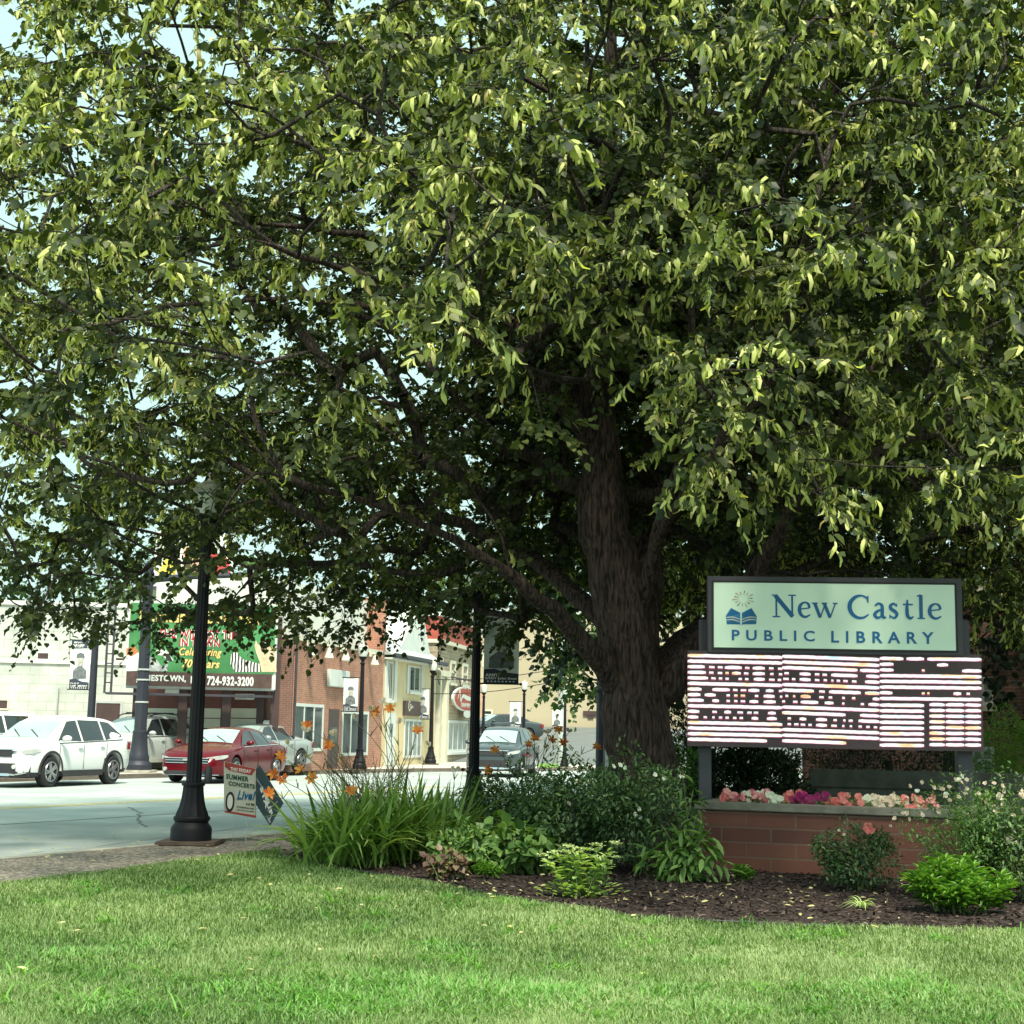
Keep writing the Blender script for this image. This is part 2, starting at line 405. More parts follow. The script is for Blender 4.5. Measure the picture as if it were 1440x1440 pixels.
def strokes(name, strk, x0, z0, sc, y, mat, parent, sx=1.0):
    mb = MB(); yo = 0
    for pts, wd in strk:
        l, r = ribbon(pts, wd); yo += .00025
        n = len(l); vs = []
        for a, b in zip(l, r):
            vs += [(x0+a[0]*sc*sx, y-yo-.002, z0+a[1]*sc), (x0+b[0]*sc*sx, y-yo-.002, z0+b[1]*sc)]
        mb.add(vs, [(2*i, 2*i+1, 2*i+3, 2*i+2) for i in range(n-1)])
    return mb.build(name, mat, parent)
# ================================================================== THE SETTING
M['asphalt'] = pm('asphalt', (.37, .42, .40), .9, var=.17, scale=.55, bump=.25, bscale=90)
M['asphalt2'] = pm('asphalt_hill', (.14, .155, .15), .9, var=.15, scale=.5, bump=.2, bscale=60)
M['yellow'] = pm('road_yellow', (.62, .52, .20), .8, var=.25, scale=9)
M['roadwhite'] = pm('road_white', (.6, .62, .6), .8, var=.2, scale=9)
M['soil'] = pm('soil', (.06, .07, .035), .95, var=.4, scale=4, bump=.5)
M['farground'] = pm('far_ground', (.20, .22, .15), .95, var=.3, scale=.2)
M['walk'] = pm('far_sidewalk', (.50, .48, .42), .9, var=.12, scale=1.2, bump=.2)
M['curb'] = pm('curb_stone', (.40, .38, .32), .9, var=.3, scale=4, bump=.3)
M['curbfar'] = pm('brown_curb', (.20, .14, .11), .9, var=.3, scale=3)
def pebble():
    m = pm('pebble_walk', (.17, .15, .125), .9, var=.3, scale=2, bump=0); n = m.node_tree; b = n.nodes['Principled BSDF']; tc = n.nodes['Texture Coordinate']
    vo = n.nodes.new('ShaderNodeTexVoronoi'); vo.inputs['Scale'].default_value = 38; n.links.new(tc.outputs['Object'], vo.inputs['Vector'])
    cr = n.nodes.new('ShaderNodeValToRGB'); e = cr.color_ramp.elements; e[0].color = (.07, .055, .045, 1); e[1].color = (.42, .38, .31, 1); e.new(.5).color = (.20, .17, .14, 1)
    sp = n.nodes.new('ShaderNodeSeparateColor'); n.links.new(vo.outputs['Color'], sp.inputs[0]); n.links.new(sp.outputs[0], cr.inputs[0])
    n.links.new(cr.outputs[0], b.inputs['Base Color'])
    bp = n.nodes.new('ShaderNodeBump'); bp.inputs['Strength'].default_value = .8; bp.inputs['Distance'].default_value = .01; bp.invert = True
    n.links.new(vo.outputs['Distance'], bp.inputs['Height']); n.links.new(bp.outputs[0], b.inputs['Normal']); return m
M['pebble'] = pebble()
def sheet(name, pts, z, mat, th=None):
    mb = MB()
    if th: mb.slab([(p[0], p[1]) for p in pts], z-th, z)
    else: mb.add([(p[0], p[1], z) for p in pts], [tuple(range(len(pts)))])
    return tag(mb.build(name, mat), kind='structure')
sheet('ground', [(-900, -300), (900, -300), (900, 1500), (-900, 1500)], -.03, M['farground'])
ca, cb_ = G(0, 1207), G(390, 1172); cdv = Vector((cb_.x-ca.x, cb_.y-ca.y)).normalized(); cn = Vector((-cdv.y, cdv.x))
def curb(t, off=0): return (ca.x+cdv.x*t+cn.x*off, ca.y+cdv.y*t+cn.y*off)
near = [curb(-30), curb(0), curb(13), curb(19), (curb(24)[0]+1.2, curb(24)[1]-.3), (curb(30)[0]+6, curb(30)[1]-2), (60, 58)]
FC0 = G(0, 1100, 0); 
far = [(FC0.x-cdv.x*45, FC0.y-cdv.y*45), (FC0.x, FC0.y), (-8.6, 45.5), (-3.0, 54.5), (2.6, 60.2), (14, 66), (90, 92)]
sheet('road', far+[(90, 60)]+near[::-1], 0.0, M['asphalt'])
sheet('near_land', near+[(60, -25), (-30, -25)] if False else near+[(70, -25), (curb(-30)[0]+1, -25)], .10, M['soil'], .3)
# kerb strips
def strip(name, line, wdt, z0, z1, mat, side=1):
    mb = MB()
    for a, b in zip(line[:-1], line[1:]):
        a, b = Vector(a), Vector(b); d = (b-a).normalized(); n = Vector((-d.y, d.x))*side
        mb.slab([a, b, b-n*wdt, a-n*wdt] if side < 0 else [a, b, b-n*wdt, a-n*wdt][::-1], z0, z1)
    return tag(mb.build(name, mat), kind='structure')
strip('kerb', near, .16, 0.001, .132, M['curb'])
strip('far_kerb', far, -.16, 0.001, .128, M['curbfar'])
sheet('far_sidewalk', far+[(90, 130), (-200, 130), (-200, far[0][1])], .12, M['walk'], .2)
# yellow centre lines and faint lane line
for off, nm, mt, wd in ((7.9, 'yellow_line', 'yellow', .12), (8.15, 'yellow_line', 'yellow', .12), (4.0, 'white_line', 'roadwhite', .09)):
    if nm == 'white_line':
        continue
    sheet(nm, [curb(-30, off), curb(24, off), curb(24, off+wd), curb(-30, off+wd)], .004, M[mt])
sheet('tar_seam', [curb(-30, 5.0), curb(26, 5.0), curb(26, 5.05), curb(-30, 5.05)], .004, pm('tar', (.10, .10, .10), .8))
gk = random.Random(4); M['crack'] = pm('crack', (.16, .17, .165), .9)
for (t0, o0, t1, o1) in ((1, 1.2, 13, 2.6), (6, 3.2, 10, 6.9), (12, 9.5, 30, 11.2), (15, 1.5, 17, 7.2), (-2, 9.2, 12, 10.1), (22, 2.0, 25, 13)):
    n = 26; a = []; b_ = []; w_ = 0
    for i in range(n+1):
        f = i/n; w_ += gk.uniform(-.07, .07); p = curb(t0+(t1-t0)*f, o0+(o1-o0)*f+w_); a.append(p); b_.append((p[0]+.02+gk.random()*.02, p[1]+.03+gk.random()*.03))
    mb = MB(); mb.add([(p[0], p[1], .004) for p in a]+[(p[0], p[1], .004) for p in b_], [(i, i+1, i+n+2, i+n+1) for i in range(n)]); tag(mb.build('road_crack', M['crack']), kind='structure')
# pavement beside the near kerb
L0, L1 = G(0, 1246), G(395, 1194)
sheet('sidewalk', [curb(-30, -.16), curb(0, -.16), curb(13, -.16), curb(19, -.16), (curb(19)[0]+1.6, curb(19)[1]-.7), (L1.x+1.8, L1.y+3.2), (L1.x+.3, L1.y+.3), (L1.x, L1.y), (L0.x, L0.y), (L0.x-(L1.x-L0.x)*3, L0.y-(L1.y-L0.y)*3)], .120, M['pebble'], .02)
sheet('sidewalk_joint', [curb(5.6, -.16), curb(5.72, -.16), curb(5.72, -1.7), curb(5.6, -1.7)], .1235, M['concrete'])
M['mulch'] = pm('mulch', (.034, .021, .017), .95, var=.5, scale=18, bump=1, bscale=45)
mul = [G(395, 1205), G(470, 1222), G(560, 1236), G(640, 1250), G(760, 1272), G(880, 1290), G(1000, 1298), G(1120, 1303), G(1260, 1309), G(1380, 1313), G(1520, 1318)]
mulx = [(p.x, p.y) for p in mul]
sheet('mulch_bed', mulx+[(12, 11), (12, 21), (-.2, 21), (curb(8)[0]+1.6, curb(8)[1])], .126, M['mulch'], .02)
lawnedge = [(L0.x-(L1.x-L0.x)*3, L0.y-(L1.y-L0.y)*3), (L0.x, L0.y), (L1.x, L1.y)]+mulx+[(12, 11)]
M['lawn'] = pm('lawn_soil', (.045, .07, .02), .95, var=.45, scale=2.5, bump=.5)
sheet('lawn', lawnedge+[(12, 1), (-12, 1)], .118, M['lawn'])
# bed edging: a thin dark plastic strip
mb = MB(); pts = [Vector((x, y-.02, .135)) for x, y in mulx]; mb.tube(pts, .014, 6)
tag(mb.build('bed_edging', M['plasticblk']), 'thin black plastic edging between lawn and mulch bed', 'edging')
# side street climbing to the tan building, and a strip of grass
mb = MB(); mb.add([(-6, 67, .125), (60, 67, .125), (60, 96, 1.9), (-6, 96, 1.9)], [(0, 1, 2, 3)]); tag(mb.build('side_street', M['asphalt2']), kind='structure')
mb = MB(); mb.add([(5.0, 68, .20), (5.25, 68, .20), (7.3, 92, 1.68), (7.05, 92, 1.68)], [(0, 1, 2, 3)]); tag(mb.build('street_line', M['roadwhite']), kind='structure')
gp = [G(748, 1080), G(792, 1079), G(786, 1070), G(742, 1071)]
M['farlawn'] = pm('grass_patch', (.16, .30, .05), .9, var=.2, scale=6)
sheet('grass_patch', [(p.x, p.y) for p in gp], .135, M['farlawn'], .01)
# hill behind the town
def hill(name, cx, cy, rx, ry, h, mat, seed):
    g = np.random.default_rng(seed); n = 70; vs = []; fs = []
    ph = g.uniform(0, 6, 8)
    for j in range(n):
        for i in range(n):
            a, b = i/(n-1)*2-1, j/(n-1)*2-1; r = math.hypot(a, b)
            z = max(0, math.cos(min(r, 1)*math.pi/2))**.8*h
            z *= 1+.08*math.sin(9*a+ph[0])+.06*math.sin(17*a+11*b+ph[1])
            if r < .97: z += g.uniform(-.5, .9)
            vs.append((cx+a*rx, cy+b*ry, z-.2))
    fs = [(j*n+i, j*n+i+1, (j+1)*n+i+1, (j+1)*n+i) for j in range(n-1) for i in range(n-1)]
    return tag(MB().add(vs, fs).build(name, mat, smooth=60), kind='structure')
M['hill'] = pm('wooded_hill', (.055, .085, .04), .95, var=.5, scale=.5, bump=.6, bscale=1.2)
hill('hill', -40, 230, 90, 60, 20, M['hill'], 1)
hill('hill', 40, 260, 110, 60, 20, M['hill'], 2)

# ================================================================== BUILDINGS
def wallbox(F, root, name, x0, x1, z0, z1, depth, mat, y0=0):
    return MB().box(x0, x1, y0, y0+depth, z0, z1).build(name, mat, root)
def window(F, root, rect, frame, glass, nx=1, nz=1, fw=.07, name='window', proud=.03, sill=None, label=None):
    # rect: pixel corners (left, top, right, bottom); frame stands proud of the wall, glass set back inside it
    xa, za = F.pix(rect[0], rect[3]); xb, zb = F.pix(rect[2], rect[1])
    if xa > xb: xa, xb = xb, xa
    mb = MB(); y0, y1 = -proud, .02
    mb.box(xa, xb, y0, y1, zb-fw, zb); mb.box(xa, xb, y0, y1, za, za+fw)
    mb.box(xa, xa+fw, y0, y1, za+fw, zb-fw); mb.box(xb-fw, xb, y0, y1, za+fw, zb-fw)
    for i in range(1, nx):
        x = xa+(xb-xa)*i/nx; mb.box(x-fw*.4, x+fw*.4, y0+.006, y1, za+fw, zb-fw)
    for i in range(1, nz):
        z = za+(zb-za)*i/nz; mb.box(xa+fw, xb-fw, y0+.009, y1, z-fw*.4, z+fw*.4)
    w_ = mb.build(name, frame, root)
    if label: w_['label'] = label
    MB().box(xa+fw*.5, xb-fw*.5, -.008, .015, za+fw*.5, zb-fw*.5).build('pane', glass, w_)
    if sill: MB().box(xa-.06, xb+.06, -proud-.07, .0, za-.11, za-.001).build('sill', sill, w_)
    return w_
def building(name, label, F, cat='building'):
    return thing(name, label, cat, (F.p0.x, F.p0.y, F.p0.z), F.rz)
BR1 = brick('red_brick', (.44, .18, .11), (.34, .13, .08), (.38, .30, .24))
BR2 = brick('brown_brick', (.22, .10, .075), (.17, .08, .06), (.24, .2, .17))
WB = brick('white_block', (.54, .58, .53), (.50, .54, .49), (.38, .42, .38), .62, .30, .012, bump=.2)
M['palewall'] = pm('peeling_white_wall', (.62, .64, .58), .85, var=.05, scale=1.5, col2=(.70, .72, .66))
M['cream'] = pm('cream_stucco', (.60, .50, .30), .9, var=.08, scale=2, bump=.2)
M['tan'] = pm('tan_wall', (.44, .38, .26), .9, var=.07, scale=.5, bump=.1)
M['roofgrey'] = pm('grey_roof', (.42, .46, .45), .7, var=.1)
M['brownwood'] = pm('brown_fascia', (.16, .06, .05), .7, var=.25, scale=2)
M['redfascia'] = pm('red_fascia', (.36, .075, .05), .75, var=.2)
M['doordark'] = pm('dark_door', (.06, .035, .035), .5)
M['garage'] = pm('garage_door', (.62, .64, .52), .7, var=.06)

# --- brick corner shop: end wall faces us, long front runs away along the street
Cc = Vector((X(410, 47), 47)); Ce = Vector((X(536, 55.6), 55.6))
FB = Frame(Cc, Ce)
b = building('brick_shop', 'long red brick shop with four wall lamps, blank white sign and plate glass windows', FB)
cz = FB.pix(411, 899)[1]; xl = FB.L
wallbox(FB, b, 'wall', 0, xl, 0, cz, 5.0, BR1)
MB().box(-.08, xl-.4, -.09, .25, cz, cz+.14).build('coping', M['cream_trim'], b)
x1, z1 = FB.pix(520, 858, -.7); uz = z1+.3
MB().box(-.02, x1, .7, 4.9, cz+.14, uz).build('upper_wall', M['palewall'], b)
MB().box(x1+.001, xl+.02, .02, 4.9, cz+.14, uz+.15).build('end_pier', BR1, b)
window(FB, b, (411, 991, 455, 1057), M['white'], M['winglass'], 3, name='shop_window', fw=.1)
window(FB, b, (479, 1001, 518, 1063), M['white'], M['winglass'], 3, name='shop_window', fw=.1)
xa, za = FB.pix(460, 1066); xb, zb = FB.pix(477, 998)
dr = MB().box(xa, xb, -.012, .02, .05, zb).build('door', M['doordark'], b)
MB().box(xa+.15, xb-.15, -.02, -.013, .9, zb-.6).build('pane', M['winglass'], dr)
xa, za = FB.pix(458.5, 965); xb, zb = FB.pix(487, 944)
MB().box(xa, xb, -.14, -.01, za, zb).build('blank_sign', M['white'], b, bevel=.02)
for px_ in (429, 452, 476, 517):
    xx, zz = FB.pix(px_, 902+(px_-410)*.17)
    mb = MB(); mb.box(xx-.08, xx+.08, -.16, -.091, zz-.08, zz+.12); mb.lathe([(.05, 0), (.16, -.32), (.15, -.34)], 10, (xx, -.28, zz-.05))
    mb.tube([(xx, -.12, zz), (xx, -.28, zz+.04), (xx, -.28, zz-.05)], .025); mb.build('wall_lamp', M['cream_trim'], b, smooth=40)
mb = MB(); xx = -.05
mb.tube([(.05, -.04, .2), (.05, -.04, cz)], .04); mb.build('downpipe', M['darkmetal'], b)
# --- its end wall: brown garage front under the billboard
GF = Frame((X(186, 47.5), 47.5), (Cc.x-.01, Cc.y-.12))
g_ = building('garage_front', 'low brown fronted garage with three pale overhead doors beneath the billboard', GF, 'garage')
gx = GF.pix(376, 1000)[0]; gz = GF.pix(300, 968)[1]
wallbox(GF, g_, 'wall', 0, gx, 0, gz+1.0, .35, M['brownwood'])
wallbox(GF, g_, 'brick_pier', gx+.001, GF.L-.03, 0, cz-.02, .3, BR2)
for a, c in ((206, 251), (262, 312), (321, 362)):
    xa, za = GF.pix(a, 1045); xb, zb = GF.pix(c, 996)
    mb = MB()
    for k in range(6):
        zz = zb*k/6; mb.box(xa, xb, -.03, .02, zz+.02, zb*(k+1)/6-.01)
    mb.build('garage_door', M['garage'], g_)
mb = MB()
for px_ in (256, 317, 367):
    xx = GF.pix(px_, 1000)[0]; mb.box(xx-.12, xx+.12, -.10, -.001, 0, gz+.5)
mb.build('posts', M['doordark'], g_)
xa, za = GF.pix(377, 1022); xb, zb = GF.pix(393, 1012)
mb = MB(); mb.box(GF.pix(374, 1000)[0], GF.pix(384, 1000)[0], -.3, -.001, GF.pix(375, 1032)[1], GF.pix(375, 1013)[1]); mb.box(GF.pix(371, 1000)[0], GF.pix(388, 1000)[0], -.32, -.001, GF.pix(375, 1033)[1], GF.pix(375, 1026)[1])
mb.build('meter_box', M['white'], g_, bevel=.03)
for (a, t, c, bt, s_) in ((234, 970, 266, 978, ''), (332, 976, 360, 984, 'NO PARKING')):
    xa, za = GF.pix(a, bt); xb, zb = GF.pix(c, t)
    sg = MB().box(xa, xb, -.16, -.11, za, zb).build('plate_sign', M['white'], g_, bevel=.015)
    if s_: dashes(xa+.06, xb-.06, za+.06, zb-.06, -.162, M['roofgrey'], sg, 8)

# --- white block building on the left
WF = Frame((X(-190, 50.5), 50.5), (X(196, 51.5), 51.5))
wb = building('white_block_building', 'large white painted block building behind the parked cars', WF)
wz = WF.pix(40, 851)[1]
wallbox(WF, wb, 'wall', 0, WF.L, 0, wz, 12, WB)
lz = WF.pix(40, 930)[1]
MB().box(-.05, WF.L+.05, -.06, -.001, lz-.06, lz+.06).build('ledge', M['palewall'], wb)
MB().box(-.05, WF.L+.05, -.06, 12, wz+.001, wz+.15).build('parapet_cap', M['white'], wb)
for r in ((51, 917, 70, 928), (161, 924, 177, 930)): window(WF, wb, r, M['palewall'], M['doordark'], 1, fw=.04, proud=.012, name='vent_window')
window(WF, wb, (-8, 983, 13, 998), M['cream_trim'], M['doordark'], fw=.05, name='window')
window(WF, wb, (130, 986, 173, 1030), M['roofgrey'], M['doordark'], fw=.08, name='loading_door')
mb = MB(); xa, za = WF.pix(79, 1010); xb, zb = WF.pix(84, 968); mb.box(xa, xb, -.25, -.02, 0, zb); mb.build('conduit_box', M['roofgrey'], wb, bevel=.02)
# --- cream house
CF = Frame((X(537.5, 56.3), 56.3), (X(611, 63.2), 63.2))
ch = building('cream_house', 'cream stuccoed house with grey roof and white shutters beside the brick shop', CF)
gz = CF.pix(538, 920)[1]
wallbox(CF, ch, 'wall', 0.0, CF.L, 0, gz, 7, M['cream'])
L_ = CF.L
mb = MB(); mb.add([(-.1, -.35, gz+.0), (L_+.2, -.35, gz+.0), (L_+.2, 3.3, gz+2.3), (-.1, 3.3, gz+2.3), (L_+.2, 7, gz), (-.1, 7, gz)], [(0, 1, 2, 3), (3, 2, 4, 5), (1, 4, 2), (0, 3, 5)]); mb.build('roof', M['roofgrey'], ch)
gx0 = CF.pix(566, 900)[0]
mb = MB(); mb.prism([(gx0, gz+.18), (L_-.2, gz+.18), (L_-1.7, gz+2.35)], .2, 1.8); mb.build('gable', M['white'], ch)
MB().box(-.1, L_+.2, -.5, -.352, gz-.10, gz+.06).build('gutter', M['darkmetal'], ch, bevel=.03)
MB().box(-.1, L_+.2, -.34, -.001, gz-.16, gz-.101).build('soffit', M['white'], ch)
for (r, sh) in (((545, 931, 552, 984), ((540, 544.6), (552.6, 558))), ((575, 938, 590, 972), ((571, 574.6), (590.8, 596)))):
    window(CF, ch, r, M['white'], M['winglass'], 2, fw=.06, sill=M['white'])
    for a, c in sh:
        xa, za = CF.pix(a, r[3]+3); xb, zb = CF.pix(c, r[1]-2); MB().box(xa, xb, -.05, -.004, za, zb).build('shutter', M['white'], ch)
window(CF, ch, (567, 1012, 593, 1066), M['white'], M['paleglass'], 4, fw=.09, name='shop_window')
xa, za = CF.pix(541, 1072); xb, zb = CF.pix(556, 1003); dr = MB().box(xa, xb, -.03, .01, 0.02, zb).build('door', M['white'], ch)
MB().box(xa+.35, xb-.35, -.036, -.031, 1.1, zb-.4).build('pane', M['paleglass'], dr)
xa, za = CF.pix(566, 1006); xb, zb = CF.pix(588, 987)
sg = MB().box(xa, xb, -.12, -.01, za, zb).build('shop_sign', M['doordark'], ch)
strokes('emblem', [([(.55, .75), (.3, .9), (.05, .5), (.3, .1), (.6, .3), (.4, .5), (.7, .62), (.95, .3), (1.2, .5), (1.5, .35)], [.06, .12, .16, .12, .14, .08, .1, .14, .1, .05])], xa+.35, za+.15, (zb-za)*.8, -.122, M['cream_trim'], sg)
# --- stone building with red band
M['stone'] = brick('tan_stone', (.40, .33, .22), (.28, .22, .15), (.46, .40, .29), .34, .16, .02, bump=.8)
SF = Frame((X(611.5, 63.9), 63.9), (X(672, 73), 73))
sb = building('stone_house', 'two storey tan stone building with red band and oval sign', SF)
sz = SF.pix(612, 903)[1]
wallbox(SF, sb, 'wall', 0, SF.L, 0, sz, 9, M['stone'])
MB().box(-.1, SF.L+.1, -.2, 9, sz+.001, sz+.16).build('cornice', M['cream_trim'], sb)
MB().box(-.05, SF.L+.05, -.05, 9, sz+.161, sz+1.15).build('red_band', M['redfascia'], sb)
MB().box(-.15, SF.L+.15, -.22, 9, sz+1.151, sz+1.32).build('top_cornice', M['white'], sb)
for r in ((616, 925, 622, 951), (632, 930, 640, 960), (649, 934, 657, 963)):
    window(SF, sb, r, M['cream_trim'], M['winglass'], 1, 2, fw=.14, proud=.06, sill=M['cream_trim'])
window(SF, sb, (629, 1014, 657, 1058), M['white'], M['paleglass'], 4, fw=.12, name='shop_window', sill=M['white'])
xa, za = SF.pix(612, 1078); xb, zb = SF.pix(620.5, 1008); n = 8
mb = MB(); pts = [(xa, .02), (xb, .02)]+[((xa+xb)/2+math.cos(a)*(xb-xa)/2, zb-.5+math.sin(a)*.5) for a in np.linspace(0, math.pi, n)]
mb.prism(pts, -.02, .02); mb.build('arched_door', M['cream_trim'], sb)
xa2, zb2 = SF.pix(623, 952); mb = MB(); mb.box(xa-.35, xa-.05, -.22, -.001, 0, zb2); mb.box(xb+.05, xb+.45, -.22, -.001, 0, zb2); mb.box(xa-.45, xb+.55, -.26, -.001, zb2+.001, zb2+.25)
mb.build('portal', M['cream_trim'], sb)
xa, za = SF.pix(627.5, 999); xb, zb = SF.pix(667, 969); cx, cz_ = (xa+xb)/2, (za+zb)/2
for rr, y, mt, nm in ((1, -.30, 'white', 'oval_sign'), (.9, -.31, 'redfascia', 'sign_face')):
    pts = [(cx+math.cos(a)*(xb-xa)/2*rr, cz_+math.sin(a)*(zb-za)/2*rr) for a in np.linspace(0, 2*math.pi, 28)[:-1]]
    o_ = MB().prism(pts, y, y+.09 if nm == 'oval_sign' else y+.009).build(nm, M[mt], sb if nm == 'oval_sign' else ov)
    if nm == 'oval_sign': ov = o_
strokes('swash', [([(cx-2.1, cz_-.02), (cx-1.7, cz_+.35), (cx-1.5, cz_-.1), (cx-1.0, cz_+.12), (cx, cz_+.05), (cx+1.9, cz_+.0)], [.08, .18, .12, .16, .22, .10])], 0, 0, 1, -.315, M['white'], ov)
dashes(cx-1.4, cx+1.6, cz_-.38, cz_-.18, -.316, M['white'], ov, 10, 3); dashes(cx-1.1, cx+1.2, cz_+.45, cz_+.62, -.316, M['white'], ov, 8, 4)
MB().prism([(cx+math.cos(a)*.8, cz_-.68+math.sin(a)*.17) for a in np.linspace(0, 2*math.pi, 15)[:-1]], -.318, -.312).build('plate', M['white'], ov)
mb = MB(); mb.tube([(xa-.3, -.12, zb+.35), (xb+.3, -.12, zb+.35)], .04); mb.tube([(cx-1, -.12, zb+.35), (cx-1, -.26, zb-.2)], .03); mb.build('sign_bracket', M['darkmetal'], sb)
# --- big tan building up the side street
TF = Frame((X(664, 96, 5), 96), (X(1010, 97), 97), 1.7)
tb = building('tan_building', 'big plain tan walled building at the top of the side street', TF)
tz = TF.pix(700, 862)[1]
wallbox(TF, tb, 'wall', 0, TF.L, -1.9, tz, 12, M['tan'])
MB().box(-.2, TF.L+.2, -.2, 12, tz+.001, tz+.35).build('parapet_cap', M['roofgrey'], tb)
for r in ((678, 915, 686, 938), (679, 998, 693, 1012), (676, 880, 688, 896)): window(TF, tb, r, M['cream_trim'], M['winglass'], 1, 2, fw=.1)
xa, za = TF.pix(820, 1006); xb, zb = TF.pix(840, 1000); MB().box(xa, xb, -.12, -.001, za, zb).build('wall_sign', M['doordark'], tb); MB().box(xa+.3, xb-.25, -.10, -.001, za-.18, za-.001).build('wall_sign', M['doordark'], tb)
MB().box(TF.pix(668, 1)[0], TF.pix(700, 1)[0], -.04, -.001, TF.pix(690, 1022)[1], TF.pix(690, 962)[1]).build('painted_panel', pm('salmon', (.50, .33, .22), .9), tb)
# --- library building, dark red brick in the shade at the right
LF = Frame((X(1128, 31), 31), (X(1560, 29), 29))
lb = building('library_building', 'dark red brick building in the shade behind the sign', LF)
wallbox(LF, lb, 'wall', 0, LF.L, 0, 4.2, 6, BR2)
MB().box(-.1, LF.L, -.12, 6, 4.201, 4.5).build('coping', M['cream_trim'], lb)
for r in ((1368, 952, 1396, 992), (1366, 1050, 1398, 1088), (1245, 960, 1290, 1000)): window(LF, lb, r, M['white'], M['paleglass'], 2, 2, fw=.07, sill=M['cream_trim'])
# ================================================================== STREET FURNITURE
def flatsign(F, pts, y0, y1): return MB().prism(pts, y0, y1)
# --- billboard
BF = Frame((X(178, 45.5), 45.5), (X(391, 46.0), 46.0), 0)
bb = thing('billboard', 'green wildlife park billboard with crane, zebra and big cat', 'billboard', tuple(BF.p0), BF.rz)
xa, za = BF.pix(178, 962); xb, zb = BF.pix(389, 853); za2 = BF.pix(389, 968)[1]; zc = BF.pix(280, 946)[1]
za = (za+za2)/2
MB().box(xa-.06, xb+.06, .0, .28, za-.1, zb+.07).build('frame', M['white'], bb, bevel=.04)
M['bbgreen'] = pm('billboard_green', (.03, .17, .05), .5, var=.35, scale=.6, col2=(.08, .31, .11))
M['bbbrown'] = pm('billboard_brown', (.085, .05, .045), .5, var=.3, scale=4)
pn = MB().box(xa, xb, -.02, -.001, zc, zb).build('picture_panel', M['bbgreen'], bb)
pn2 = MB().box(xa-.02, xb-.05, -.028, -.001, za-.02, zc-.001).build('address_band', M['bbbrown'], bb)
M['gold'] = pm('gold_ink', (.72, .55, .18), .5, var=.15); M['dkred'] = pm('dark_red_ink', (.35, .02, .03), .5); M['ink'] = pm('white_ink', (.8, .82, .78), .5, var=.03)
M['dkink'] = pm('dark_ink', (.03, .03, .035), .5)
def bt(s, l, t, r, b_, mat, y=-.032, **k):
    a, c = BF.pix(l, b_), BF.pix(r, t); return text('lettering', s, a[0], c[0], a[1], c[1], y, M[mat], pn, **k)
for s, l, t, r, b_, mt in (('Pymatuning Deer Park', 196, 861, 372, 880, 'gold'), ('THE WILDEST TIME', 222, 887, 343, 897, 'dkred'), ('IN TOWN', 252, 899, 310, 909, 'dkred'), ('Celebrating', 250, 912, 310, 925, 'gold'), ('70 Years', 255, 928, 308, 939, 'gold')):
    sh = .2 if s[0] in 'C7' else 0
    bt(s, l, t, r, b_, 'dkink' if mt == 'gold' else 'ink', -.024, bold=.09, shear=sh); bt(s, l, t, r, b_, mt, -.03, bold=.03, shear=sh)
a, c = BF.pix(201, 960), BF.pix(262, 950); text('lettering', 'JAMESTOWN,', a[0]-.2, c[0], a[1], c[1], -.034, M['ink'], pn2, bold=.04)
a, c = BF.pix(268, 961), BF.pix(282, 951); text('lettering', 'PA', a[0], c[0], a[1], c[1], -.034, M['ink'], pn2, bold=.04)
a, c = BF.pix(291, 964), BF.pix(357, 952); text('lettering', '724-932-3200', a[0], c[0], a[1], c[1], -.034, M['ink'], pn2, bold=.04)
def poly(name, pxs, mat, y=-.026, parent=None, F=BF, th=.004): return MB().prism([F.pix(*p) for p in pxs][::-1], y, y+th).build(name, mat, parent or pn)
M['fur'] = pm('tawny', (.62, .50, .33), .6, var=.2, scale=8); M['greyfur'] = pm('grey_feather', (.45, .47, .48), .6, var=.5, scale=9)
poly('big_cat_picture', [(360, 900), (363, 907), (371, 898), (376, 903), (385, 912), (388, 930), (389, 945), (368, 945), (365, 930), (360, 917), (358, 908)], M['fur'])
M['zebra'] = pm('zebra', (.5, .52, .5), .6); _n = M['zebra'].node_tree; _w = _n.nodes.new('ShaderNodeTexWave'); _w.inputs['Scale'].default_value = 3.2; _w.inputs['Distortion'].default_value = 3
_cr = _n.nodes.new('ShaderNodeValToRGB'); _cr.color_ramp.elements[0].position = .4; _cr.color_ramp.elements[0].color = (.02, .02, .02, 1); _cr.color_ramp.elements[1].position = .55; _cr.color_ramp.elements[1].color = (.75, .75, .72, 1)
_n.links.new(_n.nodes['Texture Coordinate'].outputs['Object'], _w.inputs['Vector']); _n.links.new(_w.outputs['Fac'], _cr.inputs[0]); _n.links.new(_cr.outputs[0], _n.nodes['Principled BSDF'].inputs['Base Color'])
poly('zebra_picture', [(325, 920), (332, 916), (341, 927), (352, 930), (366, 934), (366, 945), (331, 945), (324, 934)], M['zebra'], -.027)
poly('crane_picture', [(205, 925), (216, 923), (226, 935), (231, 940), (234, 927), (233, 921), (238, 919), (237, 931), (235, 944), (207, 944)], M['greyfur'])
poly('crane_head', [(220, 915), (226, 911), (233, 914), (238, 919), (244, 929), (236, 929), (229, 922), (222, 921)], M['ink'], -.028)
poly('crane_face', [(232, 919), (238, 919), (243, 930), (234, 929)], M['dkink'], -.031)
poly('big_cat_face', [(366, 905), (372, 904), (373, 911), (368, 917)], M['bbbrown'], -.029)
poly('duck_picture', [(178, 914), (188, 911), (196, 919), (200, 932), (196, 943), (178, 944)], M['ink'])
poly('duck_head', [(178, 912), (190, 909), (195, 917), (186, 923), (178, 921)], pm('orange_brown', (.45, .18, .06), .6), -.029)
mb = MB()
